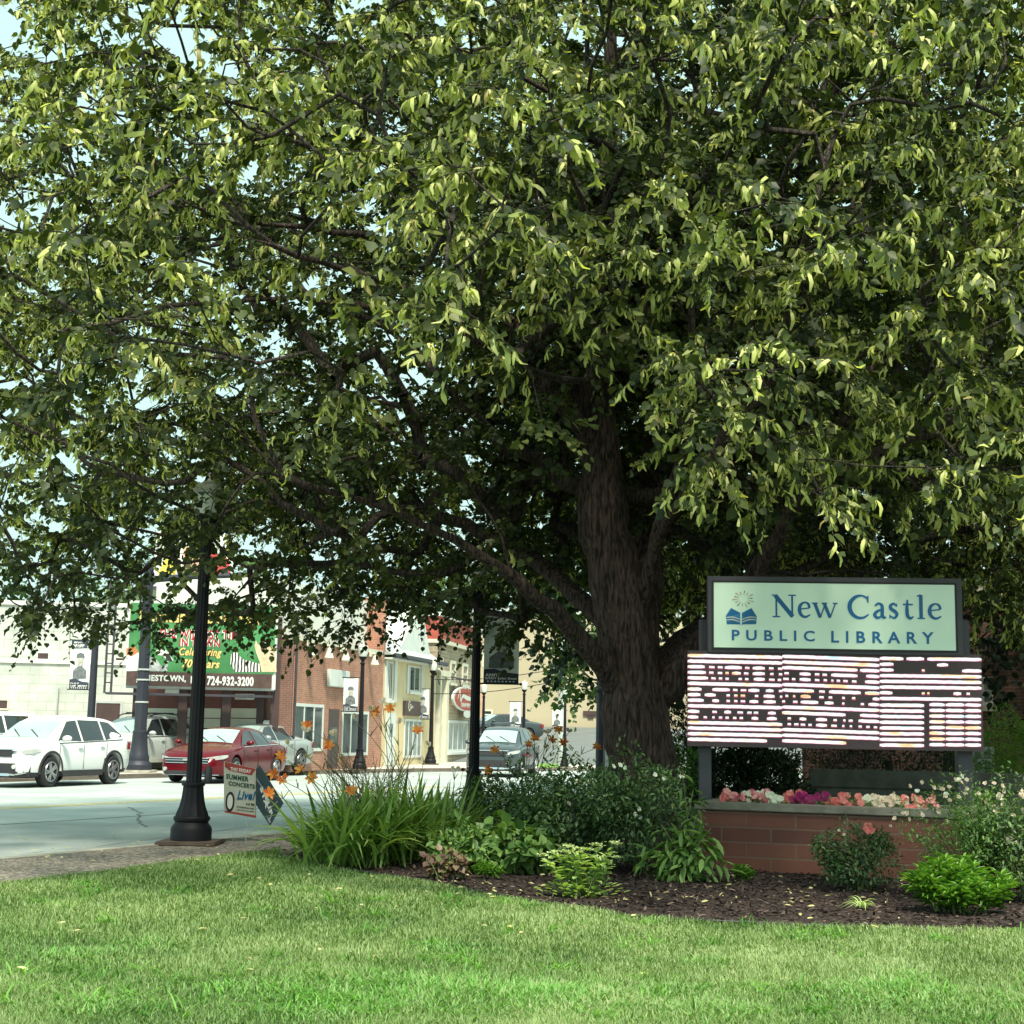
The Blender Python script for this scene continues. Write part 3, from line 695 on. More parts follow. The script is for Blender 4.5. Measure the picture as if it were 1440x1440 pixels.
for px_ in (191, 256, 318, 386):
    xx = BF.pix(px_, 980)[0]; mb.box(xx-.13, xx+.13, .30, .52, 0.12, zb-.3)
mb.build('posts', M['doordark'], bb)
mb = MB(); zz = BF.pix(200, 976)[1]; mb.box(BF.pix(152, 975)[0], xb, -.55, -.03, zz-.04, zz+.03)
for px_ in (153, 162):
    xx = BF.pix(px_, 900)[0]; mb.box(xx-.03, xx+.03, -.30, -.24, zz, zb+.7)
for k in range(11): mb.box(BF.pix(153, 900)[0]+.03, BF.pix(162, 900)[0]-.03, -.29, -.25, zz+.3+k*.29, zz+.34+k*.29)
mb.build('catwalk', M['darkmetal'], bb)
# upper billboard further off
UF = Frame((X(212, 70, 9), 70), (X(336, 71, 9), 71), 0)
ub = thing('billboard', 'yellow, white and red billboard high above the green one', 'billboard', tuple(UF.p0), UF.rz)
xa, za = UF.pix(215, 826); xb, zb = UF.pix(330, 752)
MB().box(xa, xb, .0, .3, za, zb).build('frame', M['white'], ub)
up = MB().box(xa+.1, xb-.1, -.02, -.001, za+.45, zb-.1).build('picture_panel', M['ink'], ub)
def p2(nm, pxs, m_, y): poly(nm, pxs, m_, y, up, UF, .006)
p2('yellow_shape', [(228, 822), (222, 806), (232, 786), (228, 772), (246, 776), (253, 790), (246, 808), (255, 818), (240, 822)], pm('yellow_ink', (.75, .58, .10), .5), -.03)
p2('red_shape', [(292, 824), (292, 780), (304, 776), (310, 784), (322, 786), (326, 824)], pm('red_ink', (.60, .06, .07), .5), -.03)
p2('peach_shape', [(256, 824), (257, 770), (284, 766), (284, 824)], pm('peach_ink', (.72, .42, .30), .5, var=.3), -.028)
p2('dark_shape', [(309, 800), (321, 798), (322, 812), (310, 812)], M['dkink'], -.034)
mb = MB()
for px_ in (235, 305): xx = UF.pix(px_, 900)[0]; mb.box(xx-.15, xx+.15, .05, .4, 0, za)
mb.box(xa-.2, xb+.2, -.9, -.05, za-.12, za-.02); mb.build('posts', M['darkmetal'], ub)

# --- lamp posts
def lamp_post(label, loc, group=None, hgt=4.27, arms=False):
    t = thing('lamp_post', label, 'lamp post', loc, 0, group)
    mb = MB(); mb.box(-.34, .34, -.34, .34, -.001, .045); mb.build('base_plate', M['rust'], t, bevel=.012)
    mb = MB(); mb.lathe([(.235, .045), (.235, .17), (.225, .20), (.195, .235), (.19, .255), (.205, .27), (.21, .30), (.20, .315)], 24)
    mb.lathe([(.195, .316), (.18, .36), (.155, .42), (.135, .50), (.122, .60), (.118, .66)], 24, flute=.09)
    mb.lathe([(.13, .661), (.135, .68), (.13, .70), (.11, .705)], 24); mb.build('base', M['black'], t, smooth=35)
    MB().lathe([(.090, .706), (.084, 1.5), (.074, 2.6), (.064, hgt-.72)], 24, flute=.10).build('shaft', M['black'], t, smooth=12)
    MB().lathe([(.09, hgt-.719), (.10, hgt-.69), (.06, hgt-.66), (.055, hgt-.60), (.12, hgt-.52), (.135, hgt-.48), (.13, hgt-.46)], 16).build('capital', M['black'], t, smooth=30)
    ln = MB().lathe([(.13, hgt-.459), (.165, hgt-.35), (.175, hgt-.20), (.15, hgt-.16)], 12).build('lantern', M['lantern'], t, smooth=30)
    MB().lathe([(.18, hgt-.159), (.15, hgt-.10), (.07, hgt-.05), (.03, hgt-.02), (.012, hgt+.05)], 12).build('lantern_cap', M['cream_trim'], ln, smooth=30)
    return t
b1 = G(268, 1187)
lp = lamp_post('black fluted lamp post beside the two yard signs, nearest the camera', b1, 'fluted black lamp posts along the street')
mb = MB(); mb.box(.10, .15, -.02, .02, .80, .84); mb.lathe([(.035, .70), (.045, .74), (.045, .84), (.03, .88), (.015, .89)], 12, (.17, -.02, 0)); mb.build('outlet_box', M['darkmetal'], lp, smooth=35)
b2 = G(665, 1143)
lamps = [('black lamp post with a soldier banner, standing behind the flower bed', b2, 1)]
def dup_scaled(src, loc, s, label):
    r = dup(src, loc, 0, label, 'fluted black lamp posts along the street', s)
    for ch in list(r.children):
        if ch.name.startswith('outlet'): bpy.data.objects.remove(ch)
    return r
lp2 = dup_scaled(lp, b2, 1, lamps[0][0])
l3 = dup_scaled(lp, (X(496, 50.5)+.25, 50.5, .12), 1, 'lamp post in front of the brick shop, banner beside its shaft')
l4 = dup_scaled(lp, (X(606, 61), 61, .12), 1, 'lamp post with banner between the cream house and the stone building')
l5 = dup_scaled(lp, (X(679, 61.5), 61.5, .12), .78, 'thin distant lamp post just right of the near bannered lamp post')
l6 = dup_scaled(lp, (X(736, 61.8), 61.8, .12), .82, 'distant lamp post behind the parked dark car')
l7 = dup_scaled(lp, (X(794, 61.2), 61.2, .12), .76, 'distant lamp post on the grass patch near the tree trunk')
# --- soldier banners
M['banner'] = pm('banner_cloth', (.80, .86, .82), .7, var=.12, scale=4); M['bannerdark'] = pm('banner_navy', (.035, .045, .07), .7)
M['portrait'] = pm('portrait_grey', (.14, .16, .17), .7, var=.4, scale=12); M['face'] = pm('portrait_pale', (.42, .42, .38), .7, var=.25, scale=14)
def banner(label, loc, w_, h_, top, sgn, rz=0, lines=('ARMY', 'S/SGT John Doss'), head=None, grp='soldier banners on the lamp posts'):
    # cloth hanging beside a post, between two arms; sgn=+1: to the right of the post
    t = thing('banner', label, 'banner', loc, rz, grp)
    x0 = .13*1.0 if sgn > 0 else -.13-w_; x1 = x0+w_
    n = 10; vs = []; fs = []
    for i in range(n+1):
        z = top-h_*i/n
        for k in range(7):
            x = x0+(x1-x0)*k/6; vs.append((x, .012*math.sin(i*.9+k*.6), z))
    fs = [(i*7+k, i*7+k+1, (i+1)*7+k+1, (i+1)*7+k) for i in range(n) for k in range(6)]
    m2 = MB(); m2.add(vs, fs); m2.add([(v[0], v[1]+.006, v[2]) for v in vs], [f[::-1] for f in fs])
    c = m2.build('cloth', M['banner'], t, smooth=40)
    k = h_
    pts = [(x0, top-k*.80), (x0, top-k), (x1, top-k), (x1, top-k*.86), (x0+w_*.6, top-k*.84), (x0+w_*.3, top-k*.79)]
    MB().prism(pts, -.022, -.018).build('dark_band', M['bannerdark'], c)
    cx = (x0+x1)/2; hz = top-k*.42
    MB().prism([(cx-w_*.36, top-k*.78), (cx+w_*.36, top-k*.78), (cx+w_*.34, top-k*.62), (cx+w_*.12, top-k*.54), (cx-w_*.12, top-k*.54), (cx-w_*.34, top-k*.62)], -.021, -.017).build('portrait_shoulders', M['portrait'], c)
    MB().prism([(cx+math.cos(a)*w_*.17, hz+math.sin(a)*k*.12) for a in np.linspace(0, 2*math.pi, 15)[:-1]], -.024, -.020).build('portrait_head', M['face'], c)
    MB().prism([(cx-w_*.22, hz+k*.06), (cx+w_*.22, hz+k*.06), (cx+w_*.18, hz+k*.14), (cx, hz+k*.17), (cx-w_*.18, hz+k*.14)], -.027, -.023).build('portrait_cap', M['portrait'], c)
    if head:
        MB().box(x0, x1, -.022, -.018, top-k*.16, top).build('head_band', M['bannerdark'], c)
        dashes(x0+w_*.12, x1-w_*.12, top-k*.065, top-k*.03, -.024, M['ink'], c, 7, 5); dashes(x0+w_*.06, x1-w_*.06, top-k*.15, top-k*.085, -.024, M['ink'], c, 7, 6)
    if h_ < 1.0 or head or sgn < 0:
        dashes(x0+w_*.06, x0+w_*.5, top-k*.90, top-k*.87, -.024, M['ink'], c, 5, 7); dashes(x0+w_*.06, x1-w_*.06, top-k*.955, top-k*.92, -.024, M['ink'], c, 9, 8)
    else:
        text('lettering', lines[0], x0+w_*.05, x0+w_*.42, top-k*.905, top-k*.86, -.026, M['ink'], c, bold=.04)
        text('lettering', lines[1], x0+w_*.05, x1-w_*.05, top-k*.955, top-k*.915, -.026, M['ink'], c, bold=.04)
    mb = MB()
    for q in range(8): mb.box(x0+w_*(.1+.105*q), x0+w_*(.15+.105*q), -.026, -.022, top-k*.985, top-k*.968)
    mb.build('stars', M['ink'], c)
    a = MB(); px0, px1 = (0, x1+.04) if sgn > 0 else (x0-.04, 0)
    a.tube([(px0, .0, top+.012), (px1, .0, top+.012)], .014); a.tube([(px0, 0, top-k-.012), (px1, 0, top-k-.012)], .014)
    for zz in (top+.012, top-k-.012): a.ball((px1 if sgn > 0 else px0, 0, zz), .025, 8, 5)
    a.build('arms', M['black'], t, smooth=40)
    return t
k2 = FPX/b2.y; top2 = P(700, 866, b2.y).z-.12
banner('soldier banner beside the lamp post behind the bed, dark band with ARMY below', b2, 49/k2, 94/k2, top2, 1)
def px_banner(label, lamp, l, t, r, b_, sgn, **k):
    Y = lamp[1]; s = FPX/Y; w_ = (r-l)/s
    loc = (lamp[0], Y-.0, .12)
    return banner(label, loc, w_, (b_-t)/s, P(l, t, Y).z-.12, sgn, **k)
px_banner('pale soldier banner on the lamp post before the brick shop', l3.location, 474, 953, 494, 999, -1, lines=('NAVY', 'Sgt Wm Hall'))
px_banner('soldier banner on the lamp post by the cream house', l4.location, 586, 969, 602, 1010, -1)
px_banner('small soldier banner on the lamp post behind the dark car', l6.location, 717, 987, 732, 1022, -1)
px_banner('small pale banner on the lamp post by the grass patch', l7.location, 778, 997, 791, 1024, -1)
# left bannered pole among the parked cars
pl = (X(126, 46.5), 46.5, .12)
t = thing('banner_pole', 'plain dark pole behind the white vehicle holding a soldier banner', 'pole', pl)
ph = P(130, 868, 46.5).z-.12
MB().lathe([(.22, 0), (.22, .3), (.15, .5), (.125, 1.0), (.10, ph)], 14).build('shaft', M['bluepole'], t, smooth=30)
mb = MB(); mb.tube([(0, 0, ph-.4), (.42, 0, ph-.75)], .03); mb.build('arm', M['black'], t)
px_banner('soldier banner on the pole behind the white vehicle, black header with lettering', pl, 90, 900, 117, 968, -1, head='HOME OF HEROES')
# --- traffic signal mast with long arm
sp = G(194, 1086); s_ = FPX/sp.y
t = thing('signal_mast', 'thick blue grey signal mast with flared base between the white and red vehicles', 'signal pole', sp)
mh = P(207, 792, sp.y).z-.12
MB().box(-.46, .46, -.46, .46, 0, .07).build('footing', M['curb'], t, bevel=.01)
MB().lathe([(.39, .07), (.39, .22), (.34, .30), (.30, .34), (.31, .42), (.27, .52), (.235, .8), (.215, 1.15), (.225, 1.18), (.20, 1.2)], 12).build('base', M['bluepole'], t, smooth=30)
MB().lathe([(.185, 1.201), (.14, mh)], 10).build('shaft', M['bluepole'], t, smooth=20)
mb = MB()
for zz in (2.0, 2.65, 2.95): mb.lathe([(.19, zz), (.20, zz+.01), (.20, zz+.04), (.19, zz+.05)], 12)
mb.build('straps', M['roofgrey'], t)
az_ = P(207, 815, sp.y).z-.12
mb = MB(); mb.tube([(0, 0, az_), (1.2, -.1, az_+.1), (3.3, -.2, az_+.18)], [.11, .09, .06], 8); mb.build('mast_arm', M['bluepole'], t, smooth=40)
# --- plain pole beside the trunk
p_ = (X(843, 33), 33, .12); hh = P(842, 972, 33).z-.12
t = thing('utility_post', 'plain grey post showing just left of the big tree trunk', 'pole', p_)
MB().lathe([(.09, 0), (.075, hh+.6)], 10).build('shaft', M['bluepole'], t, smooth=30)
MB().box(.12, .20, -.03, .03, 0, hh-.6).build('conduit', M['white'], t)
# --- wooden utility pole and wires
p_ = (X(789, 63), 63, .12)
t = thing('utility_pole', 'slim grey utility pole behind the lamp post on the grass patch', 'utility pole', p_)
hp = P(789, 880, 63).z
MB().lathe([(.17, 0), (.12, hp)], 8).build('shaft', M['roofgrey'], t, smooth=30)
q = Vector(p_)
for (y1, y2, nm) in ((966, 957, 'lower'), (945, 940, 'upper')):
    a = P(560, y1+8, 63)-q; c = P(789, y2, 63)-q; mb = MB(); mb.tube([a.lerp(c, i/8)+Vector((0, 0, -.25*math.sin(math.pi*i/8))) for i in range(9)], .022, 4); mb.build('wire', M['plasticblk'], t)

# --- the library sign
SGN = Frame((X(966, 15.95, 1.9), 15.95), (X(1378, 15.72, 1.9), 15.72))
s = thing('library_sign', 'library name board with lit message screen below, on two dark posts in the planter', 'sign', tuple(SGN.p0), SGN.rz)
M['signgrey'] = pm('sign_frame_paint', (.075, .07, .09), .45, var=.08)
M['signface'] = pm('sign_face', (.62, .80, .64), .25, var=.05, scale=1.2, emis=(.50, .72, .58, .14))  # faint emission added to brighten the board face
M['blue'] = pm('sign_blue', (.010, .17, .44), .4, var=.05); M['blue2'] = pm('sign_light_blue', (.05, .27, .55), .4)
def R4(l, t, r, b_): a = SGN.pix(l, b_); c = SGN.pix(r, t); return a[0], c[0], a[1], c[1]
for l, t, r, nm in ((984, 870, 1001, 'post'), (1349, 872, 1366, 'post')):
    x0, x1, z0, z1 = R4(l, t, r, 1045); MB().box(x0, x1, .10, .24, .3, z1).build(nm, M['signgrey'], s, bevel=.006)
x0, x1, z0, z1 = R4(994.5, 815, 1349.5, 918)
a0, a1, c0, c1 = R4(1003, 824, 1339, 911)
cab = MB().box(x0, x1, -.10, .099, z0, z1).build('cabinet', M['signgrey'], s, bevel=.008)
mb = MB(); e = .02
mb.box(a0-e, a1+e, -.112, -.101, c1, c1+e); mb.box(a0-e, a1+e, -.112, -.101, c0-e, c0); mb.box(a0-e, a0, -.112, -.101, c0, c1); mb.box(a1, a1+e, -.112, -.101, c0, c1)
mb.build('trim', M['plasticblk'], cab)
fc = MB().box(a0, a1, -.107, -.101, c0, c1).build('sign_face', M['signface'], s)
def SP(zx, zy): return SGN.pix(1000+zx/4, 810+zy/4)      # from a four-times enlargement
UP = (SP(340, 240), SP(1290, 240)); sc = (SP(400, 113)[1]-SP(400, 238)[1])      # cap height
# letters in cap-height units
def Sf(x, z, w_=.22): return ([(x-w_/2, z), (x+w_/2, z)], [.05, .05])
GL = {
 'N': [([(.17, .0), (.17, 1)], [.07, .07]), ([(.12, .97), (.90, .03)], [.16, .16]), ([(.88, 0), (.88, 1)], [.07, .07]), Sf(.17, .02, .34), Sf(.10, .98, .26), Sf(.88, .98, .34)],
 'e': [([(.08, .37), (.52, .42)], [.05, .05]), ([(.53, .42), (.47, .60), (.31, .67), (.13, .56), (.07, .34), (.14, .12), (.33, .02), (.56, .12)], [.10, .09, .06, .11, .14, .12, .09, .05])],
 'w': [([(.07, .64), (.29, .0)], [.12, .12]), ([(.29, .0), (.50, .64)], [.05, .05]), ([(.45, .64), (.68, .0)], [.12, .12]), ([(.68, .0), (.90, .64)], [.05, .05]), Sf(.07, .64, .24), Sf(.46, .64, .22), Sf(.89, .64, .2)],
 'C': [([(.90, .70), (.86, .88), (.62, 1.0), (.34, .93), (.13, .70), (.09, .44), (.20, .18), (.44, .02), (.70, .03), (.93, .17)], [.05, .07, .07, .12, .15, .16, .14, .11, .08, .05]), ([(.90, .68), (.90, 1.0)], [.05, .05])],
 'a': [([(.10, .55), (.25, .66), (.40, .58), (.42, .40), (.42, .12), (.50, .03), (.58, .07)], [.07, .08, .11, .13, .13, .10, .05]), ([(.42, .40), (.20, .31), (.08, .16), (.18, .03), (.32, .06), (.42, .18)], [.06, .10, .12, .11, .07, .05])],
 's': [([(.38, .54), (.25, .66), (.11, .56), (.14, .43), (.31, .30), (.38, .17), (.26, .02), (.08, .12)], [.05, .08, .11, .13, .13, .11, .08, .05]), ([(.38, .52), (.38, .66)], [.035, .035]), ([(.075, .0), (.075, .18)], [.035, .035])],
 't': [([(.20, .84), (.18, .40), (.20, .12), (.30, .02), (.42, .10)], [.06, .13, .13, .11, .04]), ([(.03, .63), (.40, .63)], [.06, .06])],
 'l': [([(.17, .02), (.17, 1.06)], [.13, .13]), Sf(.17, .02, .30), ([(.02, 1.0), (.17, 1.06)], [.05, .06])],
}
place = [('N', 340, 470), ('e', 482, 558), ('w', 566, 706), ('C', 760, 884), ('a', 900, 976), ('s', 985, 1045), ('t', 1064, 1132), ('l', 1146, 1192), ('e', 1208, 1290)]
wid = dict(N=1.04, e=.62, w=1.0, C=.98, a=.6, s=.46, t=.45, l=.33)
lt_all = []
for chx, z0_, z1_ in place:
    a = SP(z0_, 240)[0]; c = SP(z1_, 240)[0]; zb_ = SP(z0_, 238+(z0_-340)*.003)[1]
    for k in GL[chx]: lt_all.append(([(a/sc+(x/wid[chx])*(c-a)/sc, z) for x, z in k[0]], [w_*1.22 for w_ in k[1]]))
zb_ = SP(800, 241)[1]
# thick strokes built together, each a hair proud of the last
strokes('name_lettering', lt_all, 0, zb_, sc, -.108, M['blue'], fc)
x_a, z_a = SP(112, 366); x_b, z_b = SP(575, 312); text('public_lettering', 'P U B L I C', x_a, x_b, z_a, z_b-.0, -.112, M['blue'], fc, bold=.022)
x_a, z_a = SP(668, 378); x_b, z_b = SP(1240, 320); text('library_lettering', 'L I B R A R Y', x_a, x_b, z_a, z_b, -.112, M['blue'], fc, bold=.022)
def sp_(nm, pts, mt, y): MB().prism([SP(*p) for p in pts][::-1], y, y+.002).build(nm, mt, fc)
sp_('book_page', [(78, 228), (108, 184), (160, 212), (160, 276), (85, 276)], M['blue2'], -.1095)
sp_('book_page', [(168, 276), (168, 212), (222, 184), (252, 232), (248, 276)], M['blue2'], -.1095)
sp_('book_shade', [(86, 226), (112, 188), (158, 214), (120, 226)], M['blue'], -.1125)
sp_('book_shade', [(172, 232), (172, 216), (220, 190), (246, 230)], M['blue'], -.1125)
for q, (yy, dx) in enumerate(((238, 0), (252, 3), (266, 6))):
    l1 = [(80+dx*.3, yy), (118, yy-2), (162, yy+12)]; l2 = [(168, yy+12), (210, yy-2), (250-dx*.3, yy)]
    for l_ in (l1, l2): strokes('book_line', [([SP(*p) for p in l_], [.006, .012, .006])], 0, 0, 1, -.1135-.0004*q, M['ink'] if q < 2 else M['blue'], fc)
M['ray'] = pm('ray_tan', (.50, .30, .20), .5); M['raygrey'] = pm('ray_grey', (.12, .14, .16), .5)
for i in range(14):
    a = math.pi*2*i/14+.1; r0, r1 = 26, (62 if i % 2 else 52); c_ = (176, 134)
    if 1.1*math.pi < (2*math.pi-a) < 1.1*math.pi: continue
    p0 = SP(c_[0]+math.cos(a)*r0*.9, c_[1]-math.sin(a)*r0*.8); d0 = SP(c_[0]+math.cos(a)*r1, c_[1]-math.sin(a)*r1*.75)
    strokes('ray', [([p0, d0], [.002, .011])], 0, 0, 1, -.109-.0003*i, M['raygrey'] if i % 3 == 0 else M['ray'], fc)
# message screen
x0, x1, z0, z1 = R4(967, 921, 1377.5, 1049)
M['led_off'] = pm('screen_off', (.095, .060, .072), .5)
led = MB().box(x0, x1, -.06, .099, z0, z1).build('message_screen', M['led_off'], s)
def ledmat():
    m = bpy.data.materials.new('lit_rows'); m.use_nodes = True; n = m.node_tree; b_ = n.nodes['Principled BSDF']; tc = n.nodes.new('ShaderNodeTexCoord')
    mp = n.nodes.new('ShaderNodeMapping'); mp.inputs['Scale'].default_value = (2.2, 1, 9); nz = n.nodes.new('ShaderNodeTexNoise'); nz.inputs['Scale'].default_value = 1.3; nz.inputs['Detail'].default_value = 4
    n.links.new(tc.outputs['Object'], mp.inputs[0]); n.links.new(mp.outputs[0], nz.inputs['Vector'])
    cr = n.nodes.new('ShaderNodeValToRGB'); e_ = cr.color_ramp.elements; e_[0].position = .25; e_[0].color = (1, .30, .18, 1); e_[1].position = .8; e_[1].color = (.30, .75, 1, 1)
    for p_, c_ in ((.38, (1, .70, .32, 1)), (.44, (1, .96, .92, 1)), (.50, (1, 1, 1, 1)), (.56, (1, .66, .80, 1)), (.61, (.92, .97, 1, 1))): k = e_.new(p_); k.color = c_
    n.links.new(nz.outputs['Fac'], cr.inputs[0]); n.links.new(cr.outputs[0], b_.inputs['Emission Color']); b_.inputs['Emission Strength'].default_value = .66
    b_.inputs['Base Color'].default_value = (.3, .3, .3, 1); return m
M['led'] = ledmat()
M['ledfringe'] = pm('red_fringe', (.15, .01, .02), .5, var=.6, scale=3, emis=(.55, .14, .24, .36))
full = None
m1 = {2: [(22, 100), (120, 145), (160, 182), (192, 270), (285, 305), (320, 375), (395, 415), (436, 455)], 3: [(22, 105), (120, 140), (160, 180), (195, 210), (225, 265), (280, 300), (320, 375), (400, 415), (440, 455)],
      4: [(22, 115), (130, 150), (165, 180), (195, 210), (255, 270), (285, 300), (325, 375), (395, 420), (435, 450)], 6: [(22, 85), (135, 215), (230, 250), (265, 290), (300, 350), (380, 415), (440, 455)], 7: [(22, 80), (100, 150), (200, 215), (235, 250), (265, 285), (330, 345), (370, 420), (445, 455)],
      8: [(22, 95), (135, 165), (200, 215), (235, 250), (265, 285), (305, 345), (370, 425)], 10: [(22, 75), (135, 155), (190, 220), (250, 275), (295, 315), (325, 345), (390, 425)], 11: [(22, 70), (95, 110), (135, 145), (165, 180), (195, 210), (230, 245), (260, 275), (315, 345), (385, 430)], 15: [(22, 385)]}
m2 = {2: [(455, 800), (812, 900)], 3: [(465, 485), (535, 585), (605, 625), (640, 660), (680, 800), (840, 900)], 4: [(460, 485), (500, 515), (535, 585), (605, 625), (645, 660), (680, 690), (705, 720), (735, 755), (775, 795), (835, 900)], 6: [(455, 600), (625, 650), (670, 815), (835, 900)],
      7: [(470, 482), (505, 515), (540, 585), (625, 645), (668, 684), (730, 742), (775, 790), (870, 900)], 8: [(455, 468), (505, 525), (540, 620), (650, 690), (730, 740), (815, 830), (850, 900)], 10: [(455, 745), (812, 900)], 11: [(480, 495), (535, 565), (610, 660), (690, 705), (735, 745), (760, 778), (805, 900)],
      12: [(480, 495), (510, 530), (540, 560), (575, 590), (610, 660), (680, 705), (730, 740), (765, 775), (805, 820), (840, 856), (875, 890)], 15: [(455, 748)]}
m3 = {1: [(902, 965), (1165, 1215)], 2: [(902, 965), (1095, 1108), (1280, 1368)], 5: [(902, 1368)], 6: [(902, 960), (1095, 1108), (1120, 1130), (1240, 1275), (1300, 1315)], 0: [(902, 1010), (1025, 1105), (1120, 1368)]}
lights = MB(); fringe = MB(); gq = random.Random(5)
def LP(zx, zy): return SGN.pix(960+zx*.30556, 900+zy*.30556)
def led_row(segs, xs, y0, sl, th=15):
    for a, c in segs:
        k = max(1, int((c-a)/14)); top = []; bot = []
        for i in range(k+1):
            x = a+(c-a)*i/k; y = y0+(x-xs)*sl; rr = (3 if i in (0, k) else 0); j = gq.uniform(-.7, .7)
            top.append(LP(x, y-th/2+rr+j)); bot.append(LP(x, y+th/2-rr+j))
        vs = [(p[0], -.066, p[1]) for p in top]+[(p[0], -.066, p[1]) for p in bot]; n = k+1
        lights.add(vs, [(i, i+n, i+n+1, i+1) for i in range(k)])
        f0 = LP(a-2, y0+(a-xs)*sl+th*.35); f1 = LP(c+2, y0+(c-xs)*sl+th*.35); h_ = .011
        fringe.add([(f0[0], -.063, f0[1]-h_), (f1[0], -.063, f1[1]-h_), (f1[0], -.063, f1[1]+h_), (f0[0], -.063, f0[1]+h_)], [(0, 1, 2, 3)])
for r in range(16): led_row(m1.get(r, [(22, 455)]), 22, 72+r*25.6, .022)
for r in range(16): led_row(m2.get(r, [(455, 900)]), 455, 76+r*25.8, .036)
for r in range(16):
    yy = 90+r*26.2
    if r < 8: led_row(m3.get(r, [(902, 1368)]), 902, yy-4, .012)
    else: led_row([(902, 1105)], 902, yy, .012); led_row([(1130, 1200), (1204, 1290), (1294, 1366)], 1130, yy-2, .010)
lights.build('lit_rows', M['led'], led); fringe.build('colour_fringe', M['ledfringe'], led)

# --- brick planter
PF = Frame((X(981, 15.35, .4), 15.35), (X(1384, 14.35, .4), 14.35))
pt = thing('planter', 'red block planter with grey stone cap under the library sign', 'planter', tuple(PF.p0), PF.rz)
PBR = brick('planter_block', (.22, .085, .062), (.135, .055, .045), (.20, .13, .10), .50, .145, .009, bump=.7)
L_ = PF.L+.9; H_ = .60; D_ = 1.15
mb = MB(); mb.box(0, L_, 0, .2, 0, H_); mb.box(0, L_, D_-.2, D_, 0, H_); mb.box(0, .2, .201, D_-.201, 0, H_); mb.box(L_-.2, L_, .201, D_-.201, 0, H_)
mb.build('block_wall', PBR, pt)
mb = MB(); mb.box(-.03, L_+.03, -.035, .23, H_+.001, H_+.075); mb.box(-.03, L_+.03, D_-.23, D_+.03, H_+.001, H_+.075); mb.box(-.03, .23, .231, D_-.231, H_+.001, H_+.075); mb.box(L_-.23, L_+.03, .231, D_-.231, H_+.001, H_+.075)
mb.build('cap', pm('cap_stone', (.21, .20, .165), .9, var=.3, scale=6, bump=.3), pt, bevel=.008)
MB().box(.201, L_-.201, .201, D_-.201, .2, H_-.01).build('soil_fill', M['mulch'], pt)
# --- grey timber wall behind
WFm = Frame((X(1138, 19.5, .9), 19.5), (X(1560, 18.6, .9), 18.6))
tw = thing('timber_wall', 'low weathered grey timber wall behind the planter', 'wall', tuple(WFm.p0), WFm.rz)
M['timber'] = pm('grey_timber', (.085, .095, .08), .85, var=.35, scale=4, bump=.4)
tz = WFm.pix(1150, 1081)[1]
for k in range(4):
    z0 = tz*k/4; MB().box(0, WFm.L, -.015 if k == 3 else 0, .14, z0+.004, z0+tz/4-.004).build('board', M['timber'], tw, bevel=.01)
# --- yard signs
yp = G(345, 1178)
Y1 = Frame((X(315, 17.6, .7), 17.6), (X(360, 17.95, .7), 17.95))
y1 = thing('yard_sign', 'white and red yard sign reading THIS FRIDAY SUMMER CONCERTS Live!', 'yard sign', tuple(Y1.p0), Y1.rz)
def Y1p(zx, zy): return Y1.pix(200+zx/6, 980+zy/6)      # six-times enlargement
def sheared(F, pts, y0, y1_): return MB().prism(pts, y0, y1_)
q = [Y1p(692, 545), Y1p(960, 605), Y1p(960, 1022), Y1p(692, 975)]
board = MB().prism(q[::-1], -.004, .006).build('board', pm('sign_pale', (.55, .58, .50), .5, var=.06), y1)
M['signred'] = pm('sign_red', (.38, .07, .06), .5)
hb = [Y1p(694, 548), Y1p(958, 607), Y1p(920, 662), Y1p(735, 622), Y1p(722, 610), Y1p(694, 590)]
MB().prism(hb[::-1], -.0065, -.0042).build('header_band', M['signred'], board)
MB().prism([Y1p(694, 958), Y1p(958, 1000), Y1p(958, 1020), Y1p(694, 973)][::-1], -.0065, -.0042).build('footer_band', M['signred'], board)
def ytext(s_, l, t, r, b_, mt, slope=.16, **k):
    # lettering runs a little downhill with the board
    a, c = Y1p(l, b_), Y1p(r, t); o = text('lettering', s_, a[0], c[0], a[1], c[1], -.009, mt, board, ext=.001, **k)
    for v in o.data.vertices: v.co.z -= (v.co.x-a[0])*slope
    return o
M['green_ink'] = pm('dark_green_ink', (.03, .09, .06), .5); M['blue_ink'] = pm('blue_ink', (.01, .14, .32), .5)
sl_ = .12
ytext('THIS FRIDAY', 738, 590, 915, 622, M['ink'], sl_, bold=.02); ytext('SUMMER', 704, 645, 895, 690, M['green_ink'], sl_, bold=.03); ytext('CONCERTS', 724, 705, 948, 745, M['green_ink'], sl_, bold=.03)
ytext('Live!', 795, 785, 940, 865, M['blue_ink'], .05, bold=.03, shear=.3); ytext('6-8 PM', 872, 888, 942, 912, M['green_ink'], sl_, bold=.03)
ytext('AT RIVERWALK PARK', 792, 915, 940, 932, M['green_ink'], sl_, bold=.02); a_, c_ = Y1p(792, 956), Y1p(940, 942); dashes(a_[0], c_[0], a_[1], c_[1], -.007, M['green_ink'], board, 16, 9, sl_)
cx, cz_ = Y1p(738, 885); rx = abs(Y1p(776, 885)[0]-cx); rz_ = abs(Y1p(738, 800)[1]-cz_)
MB().prism([(cx+math.cos(a)*rx, cz_+math.sin(a)*rz_) for a in np.linspace(0, 2*math.pi, 22)[:-1]], -.008, -.0042).build('oval_emblem', M['dkink'], board)
MB().prism([(cx+math.cos(a)*rx*.62-.004, cz_+math.sin(a)*rz_*.72) for a in np.linspace(0, 2*math.pi, 22)[:-1]], -.011, -.0081).build('emblem_light', M['ink'], board)
mb = MB()
